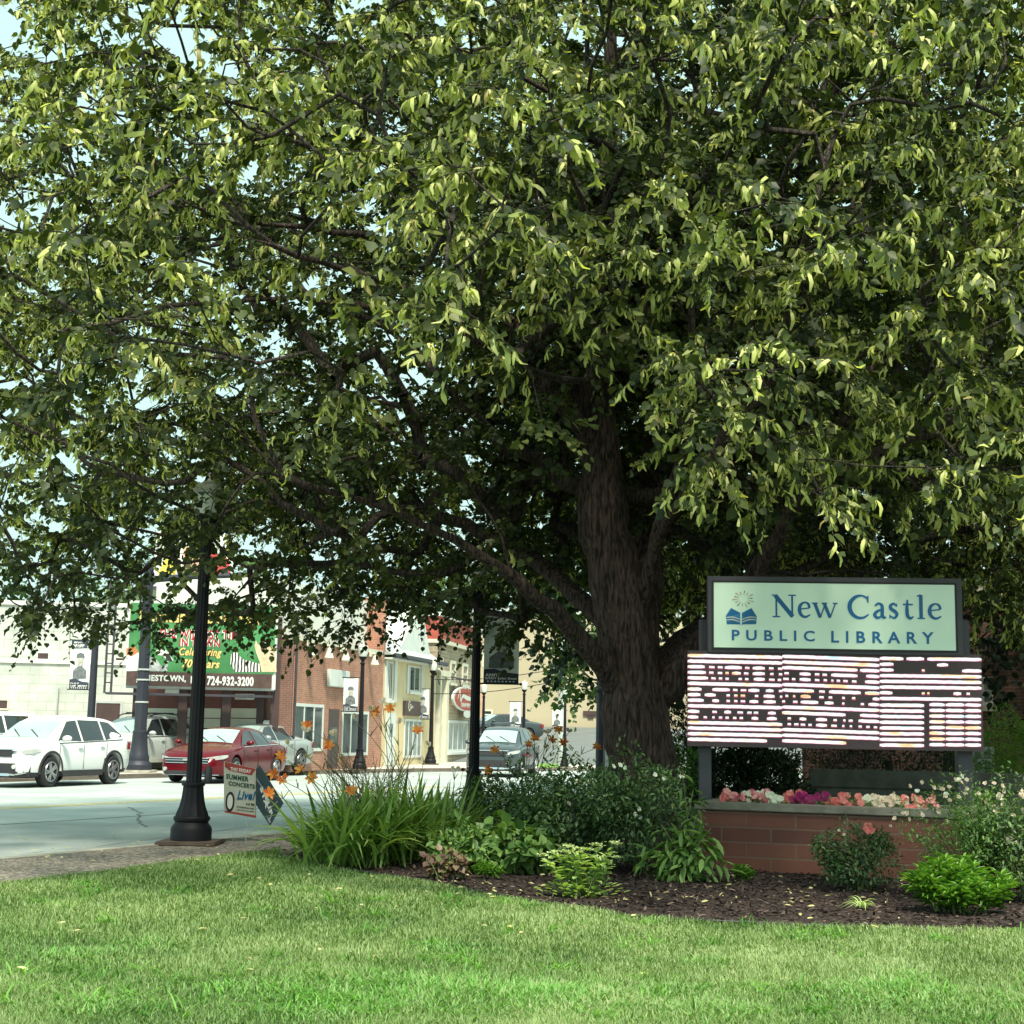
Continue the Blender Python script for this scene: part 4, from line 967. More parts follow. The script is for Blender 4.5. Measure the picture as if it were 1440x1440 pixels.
for zx in (775, 884):
    a = Y1p(zx, 990); mb.tube([(a[0], .0, a[1]), (a[0], 0, 0)], .004, 5)
mb.build('wire_stake', M['roofgrey'], y1)
Y2 = Frame((X(359, 17.9, .6), 17.9), (X(399, 17.45, .6), 17.45))
y2 = thing('yard_sign', 'dark teal yard sign tipped onto its corner beside the white one', 'yard sign', tuple(Y2.p0), Y2.rz)
def Y2p(zx, zy): return Y2.pix(200+zx/6, 980+zy/6)
q = [Y2p(990, 575), Y2p(1190, 895), Y2p(1078, 1085), Y2p(962, 910), Y2p(962, 610)]
bd = MB().prism(q[::-1], -.004, .006).build('board', pm('sign_teal', (.03, .06, .075), .45, var=.2), y2)
def y2text(s_, l, t, r, b_, mt, **k): a, c = Y2p(l, b_), Y2p(r, t); return text('lettering', s_, a[0], c[0], a[1], c[1], -.007, mt, bd, ext=.001, rot=R_(-58), **k)
y2text('STA', 978, 828, 1088, 866, M['ink'], bold=.05); y2text('BEUF', 1000, 872, 1130, 908, M['ink'], bold=.05)
strokes('leaf_mark', [([Y2p(1060, 1010), Y2p(1075, 1040), Y2p(1090, 1060)], [.004, .035, .01]), ([Y2p(1100, 1000), Y2p(1080, 1030), Y2p(1078, 1062)], [.004, .03, .008]), ([Y2p(970, 690), Y2p(1040, 800)], [.012, .012]), ([Y2p(1060, 960), Y2p(1150, 880)], [.010, .010])], 0, 0, 1, -.006, M['roofgrey'], bd)
mb = MB(); a = Y2p(1120, 1000); mb.tube([(a[0], .0, a[1]), (a[0]+.03, 0, 0)], .004, 5); mb.build('wire_stake', M['roofgrey'], y2)
# ================================================================== VEHICLES
SUVP = dict(L=4.6, W=1.84, H=1.68, wb=2.66, wr=.36, tyre=.235, gc=.24,
  top=[(-2.3, .72), (-2.27, 1.02), (-2.12, 1.30), (-1.80, 1.56), (-1.3, 1.645), (-.4, 1.68), (.2, 1.64), (.55, 1.52), (1.30, 1.10), (1.7, 1.06), (2.08, .97), (2.24, .84), (2.30, .66)],
  belt=[(-2.3, .70), (-2.2, .98), (-2.0, 1.10), (0, 1.03), (1.3, 1.0), (1.8, .94), (2.15, .84), (2.3, .62)],
  wide=[(-2.3, .76), (-2.15, .86), (-1.7, .915), (0, .905), (1.6, .915), (2.05, .86), (2.3, .68)],
  tw=[(-2.3, .60), (-1.8, .60), (.2, .60), (1.3, .70), (2.1, .72), (2.3, .62)],
  bot=[(-2.3, .42), (-2.1, .28), (-1.7, .24), (1.9, .22), (2.2, .24), (2.3, .34)],
  glass=[[(.98, 1.06), (.40, 1.53), (.02, 1.56), (.02, 1.07)], [(-.06, 1.07), (-.06, 1.57), (-.95, 1.56), (-.95, 1.10)], [(-1.03, 1.10), (-1.03, 1.555), (-1.42, 1.52), (-1.85, 1.22), (-1.80, 1.17)]],
  ws=(1.22, .50), rw=(-1.86, -2.14), cowl=1.3)
SEDP = dict(L=5.0, W=1.86, H=1.49, wb=2.84, wr=.345, tyre=.225, gc=.18,
  top=[(-2.5, .72), (-2.46, 1.0), (-2.2, 1.07), (-1.75, 1.12), (-1.05, 1.40), (-.5, 1.48), (.1, 1.47), (.4, 1.40), (1.15, 1.03), (1.6, .98), (2.15, .86), (2.4, .74), (2.5, .58)],
  belt=[(-2.5, .70), (-2.35, .93), (-1.6, 1.0), (0, .96), (1.2, .93), (1.8, .87), (2.3, .74), (2.5, .55)],
  wide=[(-2.5, .76), (-2.3, .86), (-1.8, .92), (0, .92), (1.8, .92), (2.2, .86), (2.5, .66)],
  tw=[(-2.5, .66), (-1.8, .62), (-1.0, .56), (.3, .56), (1.2, .70), (2.2, .70), (2.5, .58)],
  bot=[(-2.5, .40), (-2.3, .24), (-1.8, .20), (2.0, .18), (2.35, .20), (2.5, .30)],
  glass=[[(.90, .98), (.30, 1.37), (-.02, 1.385), (-.02, .985)], [(-.10, .985), (-.10, 1.385), (-.78, 1.36), (-.95, 1.01)], [(-1.02, 1.01), (-.86, 1.35), (-1.15, 1.27), (-1.58, 1.06)]],
  ws=(1.08, .36), rw=(-1.12, -1.66), cowl=1.15)
def crv(key, x):
    k = sorted(key); return float(np.interp(x, [a for a, _ in k], [b for _, b in k]))
def car(name, label, cat, p, paint, loc, rz, style='suv', group=None, screen='screen', rack=False, clad=True):
    t = thing(name, label, cat, loc, rz, group); L2 = p['L']/2
    xs = np.concatenate([np.linspace(-L2, -L2+.35, 7)[:-1], np.linspace(-L2+.35, L2-.45, 34)[:-1], np.linspace(L2-.45, L2, 9)])
    def sm(key, d=.07): return np.array([np.mean([crv(key, x+o) for o in (-d, 0, d)]) if abs(x) < L2-.1 else crv(key, x) for x in xs])
    T, B, Wd, TW, BO = sm(p['top']), sm(p['belt']), sm(p['wide'], .15), sm(p['tw'], .15), sm(p['bot'])
    crown = .055
    vs = []; m = 0
    for i, x in enumerate(xs):
        w_, tw, b, tp, bo = Wd[i], TW[i], B[i], T[i], BO[i]
        b = min(b, tp-.012); e = max(tp-crown, b+.004) if tp-b > .1 else (tp+b)/2+.01
        mid = (bo+b)/2; rx = .92 if abs(x) > L2-.25 else 1
        half = [(0, bo), (w_*.75, bo), (w_*.93, bo+.03), (w_*.985, bo+.13), (w_, mid), (w_*.995, b-.13), (w_*.975, b-.035), (w_*.94, b), (tw+(w_*.94-tw)*.5, b+(e-b)*.5), (tw+(w_*.94-tw)*.06, b+(e-b)*.93), (tw*.95, e+(tp-e)*.35), (tw*.6, tp-(tp-e)*.18), (0, tp)]
        ring = half+[(-y, z) for y, z in half[-2:0:-1]]; m = len(ring)
        vs += [(x, y, z) for y, z in ring]
    n = len(xs)
    fs = [(i*m+k, (i+1)*m+k, (i+1)*m+(k+1) % m, i*m+(k+1) % m) for i in range(n-1) for k in range(m)]
    fs += [tuple(range(m)), tuple(range((n-1)*m+m-1, (n-1)*m-1, -1))]
    mb = MB(); mb.add(vs, fs); body = mb.build('body', [paint, M['plasticblk']], t)
    bm = bmesh.new(); bm.from_mesh(body.data); bmesh.ops.recalc_face_normals(bm, faces=bm.faces); bm.to_mesh(body.data); bm.free()
    wx = p['wb']/2; wr = p['wr']; cuts = []
    for sx in (-1, 1):
        for sy in (-1, 1):
            c = MB().lathe([(wr+.055, -.24), (wr+.055, .24)], 28, (sx*wx-.02, sy*(p['W']/2-.06), wr+.01), axis='y').build('cut', M['plasticblk'])
            md = body.modifiers.new('b', 'BOOLEAN'); md.object = c; md.operation = 'DIFFERENCE'; md.solver = 'EXACT'; cuts.append(c)
    c = None
    bpy.context.view_layer.update()
    for cc in cuts: cc.matrix_world = t.matrix_world if False else Matrix.Translation(loc) @ Matrix.Rotation(rz, 4, 'Z')
    bpy.context.view_layer.update()
    me = bpy.data.meshes.new_from_object(body.evaluated_get(bpy.context.evaluated_depsgraph_get()))
    body.modifiers.clear(); old = body.data; body.data = me; bpy.data.meshes.remove(old)
    for cc in cuts: bpy.data.objects.remove(cc)
    if len(me.materials) < 2: me.materials.clear(); me.materials.append(paint); me.materials.append(M['plasticblk'])
    for f in me.polygons:
        c = f.center; f.use_smooth = True; f.material_index = 0
        for sx in (-1, 1):
            d = math.hypot(c.x-(sx*wx-.02), c.z-wr-.01)
            if d < wr+.052: f.material_index = 1
        if style == 'suv' and clad and c.z < p['gc']+.11: f.material_index = 1
        if c.z < p['gc']+.02: f.material_index = 1
    me.set_sharp_from_angle(angle=R_(38)); me.name = 'body'
    def half_w(x, z):
        w_ = crv(p['wide'], x); tw = crv(p['tw'], x); b = crv(p['belt'], x); tp = crv(p['top'], x); e = max(tp-crown, b+.004)
        if z <= b: return w_
        return w_*.94+(tw-w_*.94)*min(1, (z-b)/max(e-b, .01))
    gl = M['glass']
    for sy in (-1, 1):
        for g_ in p['glass']:
            o = MB(); pts = [(x, sy*(half_w(x, z)+.010), z) for x, z in g_]; nn = len(pts)
            o.add(pts, [tuple(range(nn)) if sy < 0 else tuple(range(nn-1, -1, -1))]); w_ = o.build('side_window', gl, t)
        # chrome / black surround under the glass
        o = MB(); q = [(x, sy*(crv(p['wide'], x)*.945+.009), crv(p['belt'], x)+.012) for x in np.linspace(p['glass'][0][0][0], p['glass'][-1][-1][0], 10)]
        o.tube(q, .010, 5); o.build('window_trim', M['chrome'] if style != 'suv' else M['plasticblk'], t)
        # door seams and handles
        for x in (p['glass'][0][-1][0]-.04, p['glass'][1][-1][0]-.06, p['glass'][0][0][0]+.02):
            o = MB(); o.tube([(x, sy*(half_w(x, z)*1.0+.001), z) for z in np.linspace(p['gc']+.16, crv(p['belt'], x)-.02, 7)], .006, 4)
            o.build('door_seam', M['plasticblk'], t)
        for x in (p['glass'][0][-1][0]+.12, p['glass'][1][-1][0]+.14):
            z = crv(p['belt'], x)-.12; y = sy*crv(p['wide'], x)
            MB().box(x-.09, x+.09, y-.002*sy, y+.028*sy, z-.016, z+.016).build('door_handle', paint, t, bevel=.006)
        # mirror
        x, z = p['glass'][0][0][0]-.06, crv(p['belt'], 1.0)+.07; y = sy*(crv(p['wide'], .9)*.94)
        o = MB(); o.box(x-.03, x+.05, y, y+.10*sy, z-.03, z); o.ball((x+.02, y+.19*sy, z+.05), (.10, .115, .075), 12, 8)
        o.build('mirror', [paint], t, smooth=50)
        if style == 'suv' and clad:
            for sx in (-1, 1):
                o = MB(); cx_, cz_ = sx*wx-.02, wr+.01; ang = np.linspace(-.15, math.pi+.15, 19)
                ring = []
                for a in ang:
                    for rr, yy in ((wr+.054, .012), (wr+.115, .012), (wr+.115, -.02)):
                        xx, zz = cx_+math.cos(a)*rr, cz_+math.sin(a)*rr
                        ring.append((xx, sy*(crv(p['wide'], max(-L2+.1, min(L2-.1, xx)))+yy), zz))
                o.add(ring, [(i*3+k, i*3+k+1, (i+1)*3+k+1, (i+1)*3+k) for i in range(18) for k in range(2)]); o.build('arch_trim', M['plasticblk'], t)
            o = MB(); w_ = crv(p['wide'], 0); o.box(-wx+wr+.1, wx-wr-.12, sy*(w_-.05), sy*(w_+.014), p['gc']+.0, p['gc']+.14); o.build('sill_trim', M['plasticblk'], t, bevel=.01)
        # headlight
        xf = L2
        hz = crv(p['top'], L2-.12)-(.055 if style == 'suv' else .065)
        pts = []
        for (x, z0, z1) in ((L2-.05, hz-.09, hz-.01), (L2-.16, hz-.07, hz+.03), (L2-.34, hz-.045, hz+.055), (L2-.56, hz+.0, hz+.06)):
            for z in (z0, z1):
                pts.append((x+.018, sy*(np.interp(x, [L2-.56, L2-.34, L2-.16, L2-.05], [crv(p['wide'], L2-.56)-.0, crv(p['wide'], L2-.34)+.004, crv(p['wide'], L2-.16)-.02, crv(p['wide'], L2-.05)-.16])+.010), z))
        o = MB(); o.add(pts, [(0, 2, 3, 1), (2, 4, 5, 3), (4, 6, 7, 5)]); 
        o.add([(a[0]-.03, a[1]-.04*sy, a[2]) for a in pts], [(0, 1, 3, 2), (2, 3, 5, 4), (4, 5, 7, 6)]); o.build('headlight', M['lamp'], t, smooth=60)
        # tail lamp wraps the rear corner
        hz = crv(p['belt'], -L2+.2)-.10; o = MB(); pts = []
        for x in (-L2+.04, -L2+.16, -L2+.34):
            for z in (hz-.08, hz+.10): pts.append((x-.012, sy*(crv(p['wide'], x)+.014), z))
        o.add(pts, [(0, 1, 3, 2), (2, 3, 5, 4)]); o.build('taillight', M['taillight'], t)
        # fog lamp
        o = MB(); o.lathe([(.055, -.02), (.05, .02)], 12, (L2+.02, sy*.60, p['gc']+.24 if style == 'suv' else p['gc']+.19), axis='x'); o.build('fog_lamp', M['lamp'], t, smooth=30)
    # windscreen and rear window follow the roof curve
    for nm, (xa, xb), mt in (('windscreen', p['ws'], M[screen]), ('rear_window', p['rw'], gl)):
        vs = []; nn = 7; mm = 9
        for i in range(nn):
            x = xa+(xb-xa)*i/(nn-1); tp = crv(p['top'], x); b = crv(p['belt'], x); e = max(tp-crown, b+.004) if tp-b > .1 else tp-.03; tw = crv(p['tw'], x)*.93
            for k in range(mm):
                f = k/(mm-1)*2-1; y = f*tw; af = abs(f)*.93
                z = tp-(tp-e)*.18*(af/.6) if af < .6 else tp-(tp-e)*(.18+.47*(af-.6)/.35)
                vs.append((x+(.010 if nm == 'windscreen' else -.010), y, z+.012))
        fs = [(i*mm+k, i*mm+k+1, (i+1)*mm+k+1, (i+1)*mm+k) for i in range(nn-1) for k in range(mm-1)]
        if nm == 'windscreen': fs = [f[::-1] for f in fs]
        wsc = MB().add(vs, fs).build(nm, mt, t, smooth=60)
        if nm == 'windscreen':
            o = MB()
            for y0, y1 in ((.42, .05), (-.08, -.42)):
                z_ = lambda x: crv(p['top'], x)+.030
                o.tube([(xa-.01, y0, z_(xa-.01)-.02), ((xa+xb)/2+.08, y1, z_((xa+xb)/2+.08))], .014, 5)
            o.build('wiper', M['plasticblk'], wsc)
    # grille, bumper intake, badge bar
    wk = sorted([(w_, x_) for x_, w_ in p['wide'] if x_ > 1.5])
    def xin(y): return float(np.interp(abs(y)*1.03, [0]+[a for a, _ in wk], [L2+.0]+[b_ for _, b_ in wk]))
    def front_panel(nm, hw, z0, z1, mt, out, curve=.10):
        o = MB(); k = 9; vs = []
        for i in range(k):
            f = i/(k-1)*2-1; y = f*hw
            x = xin(y)+out
            for z, dx in ((z0, 0), (z1, -.015)): vs.append((x+dx, y, z))
        for i in range(k):
            f = i/(k-1)*2-1; x = xin(f*hw)+out-.09
            for z in (z0, z1): vs.append((x, f*hw, z))
        q = 2*k
        fs = [(2*i, 2*i+2, 2*i+3, 2*i+1) for i in range(k-1)]+[(2*i+1, 2*i+3, q+2*i+3, q+2*i+1) for i in range(k-1)]+[(2*i+2, 2*i, q+2*i, q+2*i+2) for i in range(k-1)]
        return o.add(vs, fs).build(nm, mt, t)
    if style == 'suv':
        front_panel('grille', .52, .70, .86, M['plasticblk'], .012, .09); g = front_panel('grille_bar', .62, .862, .885, M['chrome'], .014, .12)
        front_panel('lower_bumper', .84, .26, .56, M['plasticblk'], .018, .22); front_panel('skid_plate', .50, .27, .33, M['chrome'], .034, .10)
        mb = MB(); 
        for sy in (-1, 1): mb.tube([(L2+.03, sy*.48, .31), (L2+.02, sy*.60, .30), (xin(.8)+.03, sy*.80, .36)], .022, 6)
        mb.build('bumper_trim', M['chrome'], t)
    else:
        front_panel('grille', .60, .52, .66, M['plasticblk'], .012, .12)
        for z in (.535, .60, .655): front_panel('grille_bar', .60, z-.009, z+.009, M['chrome'], .022, .12)
        MB().box(L2+.014, L2+.040, -.11, .11, .585, .635).build('badge', M['chrome'], t, bevel=.012)
        front_panel('lower_intake', .62, .24, .34, M['plasticblk'], .014, .14); front_panel('bumper_trim', .80, .222, .238, M['chrome'], .022, .22)
    if rack:
        o = MB()
        for sy in (-1, 1): o.tube([(x, sy*.56, crv(p['top'], x)+.05) for x in (-1.4, -1.0, -.4, .2, .4)], .02, 6)
        o.tube([(-.9, -.56, crv(p['top'], -.9)+.08), (-.9, .56, crv(p['top'], -.9)+.08)], .02, 6); o.tube([(.0, -.56, crv(p['top'], 0)+.08), (.0, .56, crv(p['top'], 0)+.08)], .02, 6)
        o.build('roof_rack', M['plasticblk'], t)
    # wheels
    for sx in (-1, 1):
        for sy in (-1, 1):
            c = (sx*wx-.02, sy*(p['W']/2-.125), wr); hw = p['tyre']/2
            ty = MB().lathe([(wr*.64, -hw*.85), (wr*.86, -hw), (wr*.97, -hw*.82), (wr, -hw*.5), (wr, hw*.5), (wr*.97, hw*.82), (wr*.86, hw), (wr*.64, hw*.85)], 32, c, axis='y').build('wheel', M['rubber'], t, smooth=35)
            o = MB(); yo = sy*(hw-.02)
            def rot(pts, a): return [(c[0]+x*math.cos(a)-z*math.sin(a), c[1]+y, c[2]+x*math.sin(a)+z*math.cos(a)) for x, y, z in pts]
            o.lathe([(wr*.62, -hw*.5), (wr*.60, hw*.5)], 24, c, axis='y', mi=1)
            lp_ = []
            for k in range(5):
                for da in (-.16, .16):
                    a = 2*math.pi*k/5+da; pts = []
                    for x, ww in ((wr*.10, .022), (wr*.66, .020)):
                        pts += [(x, yo, -ww), (x, yo, ww), (x, yo+sy*.028, -ww*.8), (x, yo+sy*.028, ww*.8)]
                    o.add(rot(pts, a), [(0, 4, 6, 2), (2, 6, 7, 3), (1, 3, 7, 5), (0, 1, 5, 4), (4, 5, 7, 6), (0, 2, 3, 1)])
            # rim lip + hub
            for rr0, rr1, dy in ((wr*.60, wr*.67, .03),):
                vs = []; 
                for i in range(32):
                    a = 2*math.pi*i/32
                    for r_, y_ in ((rr0, yo), (rr1, yo+sy*.012), (rr1-.01, yo+sy*.034), (rr0, yo+sy*.028)): vs.append((c[0]+r_*math.cos(a), c[1]+y_, c[2]+r_*math.sin(a)))
                o.add(vs, [(i*4+k, ((i+1) % 32)*4+k, ((i+1) % 32)*4+(k+1) % 4, i*4+(k+1) % 4) for i in range(32) for k in range(4)])
            o.lathe([(wr*.16, -.02), (wr*.15, .02)], 14, (c[0], c[1]+yo+sy*.015, c[2]), axis='y')
            o.build('rim', [M['alloy'], M['plasticblk']], ty, smooth=30)
    return t
def vhead(px, Y, off):  # world rotation for a car whose nose points towards us, axis turned by off degrees from the view ray
    return 0
def place(px, py, z=0): p = G(px, py, z); return (p.x, p.y, z)
axis = lambda deg: R_(-90-deg)      # nose direction: towards -Y, tilted so the tail lies to the right and farther
c1 = place(108, 1105)
car('parked_suv', 'white compact SUV with black lower cladding at the left edge of the road', 'car', SUVP, M['white_paint'], (X(73, c1[1]+.3), c1[1]+.3, 0), axis(17), 'suv')
c2 = place(301, 1099)
car('parked_sedan', 'dark red sedan with chrome grille, partly behind the nearest lamp post', 'car', SEDP, M['red_paint'], (X(318, 41.4, .5), 41.4, 0), axis(13), 'sedan')
car('parked_sedan', 'silver sedan parked behind the red one, roof and tail showing', 'car', dict(SEDP), M['silver_paint'], (X(354, 46.3, .5), 46.3, .12), axis(22), 'sedan')
car('parked_wagon', 'silver wagon with roof rack between the white SUV and the signal mast', 'car', dict(SUVP, H=1.6), M['pale_paint'], (X(196, 46.0, .5), 46.0, .12), axis(20), 'suv', rack=True, clad=False)
car('parked_van', 'white car cut by the left picture edge, behind the white SUV', 'car', SUVP, M['white_paint'], (X(-22, 43.5, .5), 43.5, .12), axis(30), 'suv', clad=False)
car('parked_truck', 'dark SUV with pale bonnet, parked behind the second lamp post', 'car', dict(SUVP), M['dark_paint'], (X(708, 51.5, .5), 51.5, 0), axis(11), 'suv')
car('parked_sedan', 'dark car on the side street above the other parked one', 'car', SEDP, M['dark_paint'], (X(700, 82, 1.5), 82, 1.02), axis(60), 'sedan')
0 and car('parked_van', 'white car glimpsed through the gap right of the dark bush', 'car', SUVP, M['white_paint'], (X(1122, 29, .8), 29, .12), axis(0), 'suv', clad=False)
# ================================================================== TREES
M['bark'] = bark('linden_bark', (.088, .058, .050)); M['bark2'] = bark('dark_bark', (.07, .055, .045), 1.3)
M['leaf'] = leafmat('linden_leaf', [(.016, .028, .015), (.034, .055, .018), (.068, .096, .026), (.15, .17, .05)], .5, .23, spec=.3)
M['bract'] = leafmat('linden_bract', [(.32, .36, .10), (.56, .61, .20), (.72, .75, .34), (.42, .33, .13)], .55, .35)
M['leaf2'] = leafmat('far_leaf', [(.02, .045, .012), (.045, .095, .02), (.09, .16, .035)], .5, .3)
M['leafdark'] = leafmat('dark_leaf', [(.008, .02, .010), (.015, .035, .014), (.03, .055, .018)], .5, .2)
TX, TY = X(900, 17.8, 1), 17.8
def L3(*a): return [tuple(P(px, py, Y)) for px, py, Y in a]
limbs = [
 [(TX+.02, TY, -.1)]+L3((899, 1100, 17.8), (896, 1010, 17.8), (884, 930, 17.75), (871, 850, 17.7), (856, 760, 17.7), (846, 660, 17.7), (840, 560, 17.8), (836, 450, 17.9), (842, 330, 18), (855, 200, 18.1), (860, 60, 18.2), (865, -80, 18.3)),
 L3((886, 985, 17.8), (835, 915, 17.4), (780, 862, 17.0), (735, 825, 16.7), (680, 780, 16.4), (600, 735, 16), (500, 700, 15.6), (380, 665, 15)),
 L3((878, 905, 17.8), (810, 838, 18.3), (760, 795, 18.8), (650, 735, 19.6), (500, 690, 20.6), (330, 640, 21.4)),
 L3((893, 925, 17.8), (905, 850, 17.7), (918, 770, 17.4), (944, 690, 16.9), (985, 560, 16), (1040, 420, 15), (1100, 280, 14)),
 L3((905, 1000, 17.8), (905, 900, 18.2), (908, 780, 18.5), (915, 640, 18.9), (935, 500, 19.4), (960, 330, 20), (980, 150, 20.5)),
 L3((915, 990, 17.8), (975, 922, 17.7), (1035, 855, 17.4), (1075, 785, 17.0), (1120, 700, 16.6), (1200, 560, 16), (1300, 400, 15.5)),
 L3((908, 960, 17.8), (975, 890, 18.6), (1050, 845, 19.5), (1200, 790, 20.5), (1380, 740, 21)),
 L3((848, 640, 17.7), (790, 560, 17.4), (720, 505, 17), (640, 462, 16.5), (560, 440, 16), (420, 415, 15), (250, 430, 14), (110, 460, 13.5)),
 L3((842, 585, 17.8), (790, 530, 18), (740, 475, 18.2), (690, 430, 18.4), (640, 390, 18.6), (600, 300, 18.9), (540, 180, 19.2)),
 L3((837, 480, 17.9), (770, 390, 17.5), (700, 352, 17), (600, 338, 16.3), (450, 325, 15.3), (300, 300, 14.3), (120, 255, 13.5)),
 L3((838, 420, 17.9), (880, 300, 17), (960, 180, 16), (1050, 80, 15)),
 L3((852, 700, 17.7), (700, 620, 19), (560, 570, 20.5), (400, 525, 22), (200, 500, 23)),
 L3((908, 760, 18.5), (970, 620, 20), (1050, 520, 21.5), (1200, 450, 23.5)),
 L3((842, 560, 17.8), (855, 440, 16), (840, 330, 14), (800, 240, 12.3)),
 L3((918, 770, 17.4), (1000, 640, 15.6), (1080, 540, 13.6), (1160, 470, 12)),
 L3((760, 535, 17.2), (650, 440, 15.2), (480, 375, 13.4), (320, 330, 12)),
 L3((855, 200, 18.1), (760, 120, 17), (640, 60, 16), (480, 30, 15)),
 L3((1120, 700, 16.6), (1220, 640, 14.6), (1330, 600, 13), (1420, 560, 12)),
]
def crown_pts(n):
    out = []; g = np.random.default_rng(5); C = np.array([1.0, 18.2, 6.9]); Rr = np.array([10.8, 8.9, 7.9])
    ph = g.uniform(0, 6.28, 6)
    while len(out) < n:
        q = g.normal(size=3); q /= np.linalg.norm(q); r = g.random()**.42; p = C+q*Rr*r
        if p[2] < 2.3 or p[2] > 13.6: continue
        px, py = proj(p); Y = p[1]
        infr = -150 < px < 1590 and -150 < py < 1100
        if not infr and g.random() < .72: continue
        fr = min(1, max(0, (16.4-Y)/4.5))
        tgt = np.interp(px, [-50, 250, 480, 620, 920, 1010, 1500], [2.9, 3.1, 3.7, 4.5, 4.6, 2.85, 2.75])
        base = np.interp(px, [-50, 200, 400, 560, 700, 800, 1500], [2.9, 2.75, 3.0, 3.05, 3.1, 3.4, 2.9])
        zm = base+(tgt-base)*fr+.18*math.sin(p[0]*2.3+ph[0])+.15*math.sin(p[1]*1.9+ph[1])
        if p[2] < zm: continue
        if Y < 16.9 and px > 930 and py > 665+50*g.random(): continue
        if Y < 17.9 and 790 < px < 955 and py > 500+60*g.random(): continue
        if Y < 17.9 and 955 < px < 1120 and py > 770: continue
        # clumpy density with open pockets towards the left, where the sky shows
        thr = np.interp(px, [-50, 0, 250, 480, 640, 900, 965, 1100, 1250, 1500], [620, 600, 560, 470, 440, 470, 620, 740, 720, 690])
        if Y < 16.8 and py > thr+70*g.random() and g.random() < (.62 if px < 620 else .84): continue
        if 200 < px < 340 and 760 < py < 838 and g.random() < .7: continue
        cl = math.sin(p[0]*1.1+ph[2])*math.sin(p[1]*.9+ph[3])*math.sin(p[2]*1.5+ph[4])
        open_ = np.interp(px, [0, 350, 620, 760, 950], [.34, .42, .42, .22, .0])
        if 380 < py < 560 and 200 < px < 720: open_ += .16
        if py > 560 and Y > 16.5: open_ *= .25
        if g.random() < open_+cl*.55: continue
        if px < 70 and py < 60 and g.random() < .8: continue
        out.append(p)
    return np.array(out)
ATT = crown_pts(3900)
chains, tips, tdir = grow(limbs, ATT, (TX, TY), .0066, 3, .3)
# heavier lower trunk with root flare
tr = chains[0]; z = tr[0][:, 2]; tr[1][:] = np.maximum(tr[1], np.interp(z, [0, .35, .9, 2.0, 2.8, 4.2, 5.6, 8, 11], [.55, .42, .355, .315, .265, .20, .16, .10, .06]))
for k, (a, b_) in {1: (.17, .03), 2: (.14, .03), 3: (.13, .04), 4: (.20, .06), 5: (.21, .05), 6: (.2, .05), 7: (.12, .02), 8: (.15, .03), 9: (.10, .015)}.items():
    c = chains[k]; n = len(c[1]); c[1][:] = np.maximum(c[1], b_*.4+(a-b_*.4)*(1-np.linspace(0, 1, n))**1.7)
tree = thing('linden_tree', 'huge spreading linden with pale green bracts, its trunk just left of the sign', 'tree', (0, 0, 0))
nl = len(limbs)
tubes_np('trunk', [chains[0]], M['bark'], tree, 20)
for i in range(1, nl): tubes_np('limb', [chains[i]], M['bark'], tree, 12)
tubes_np('twigs', chains[nl:], M['bark2'], tree, 5)
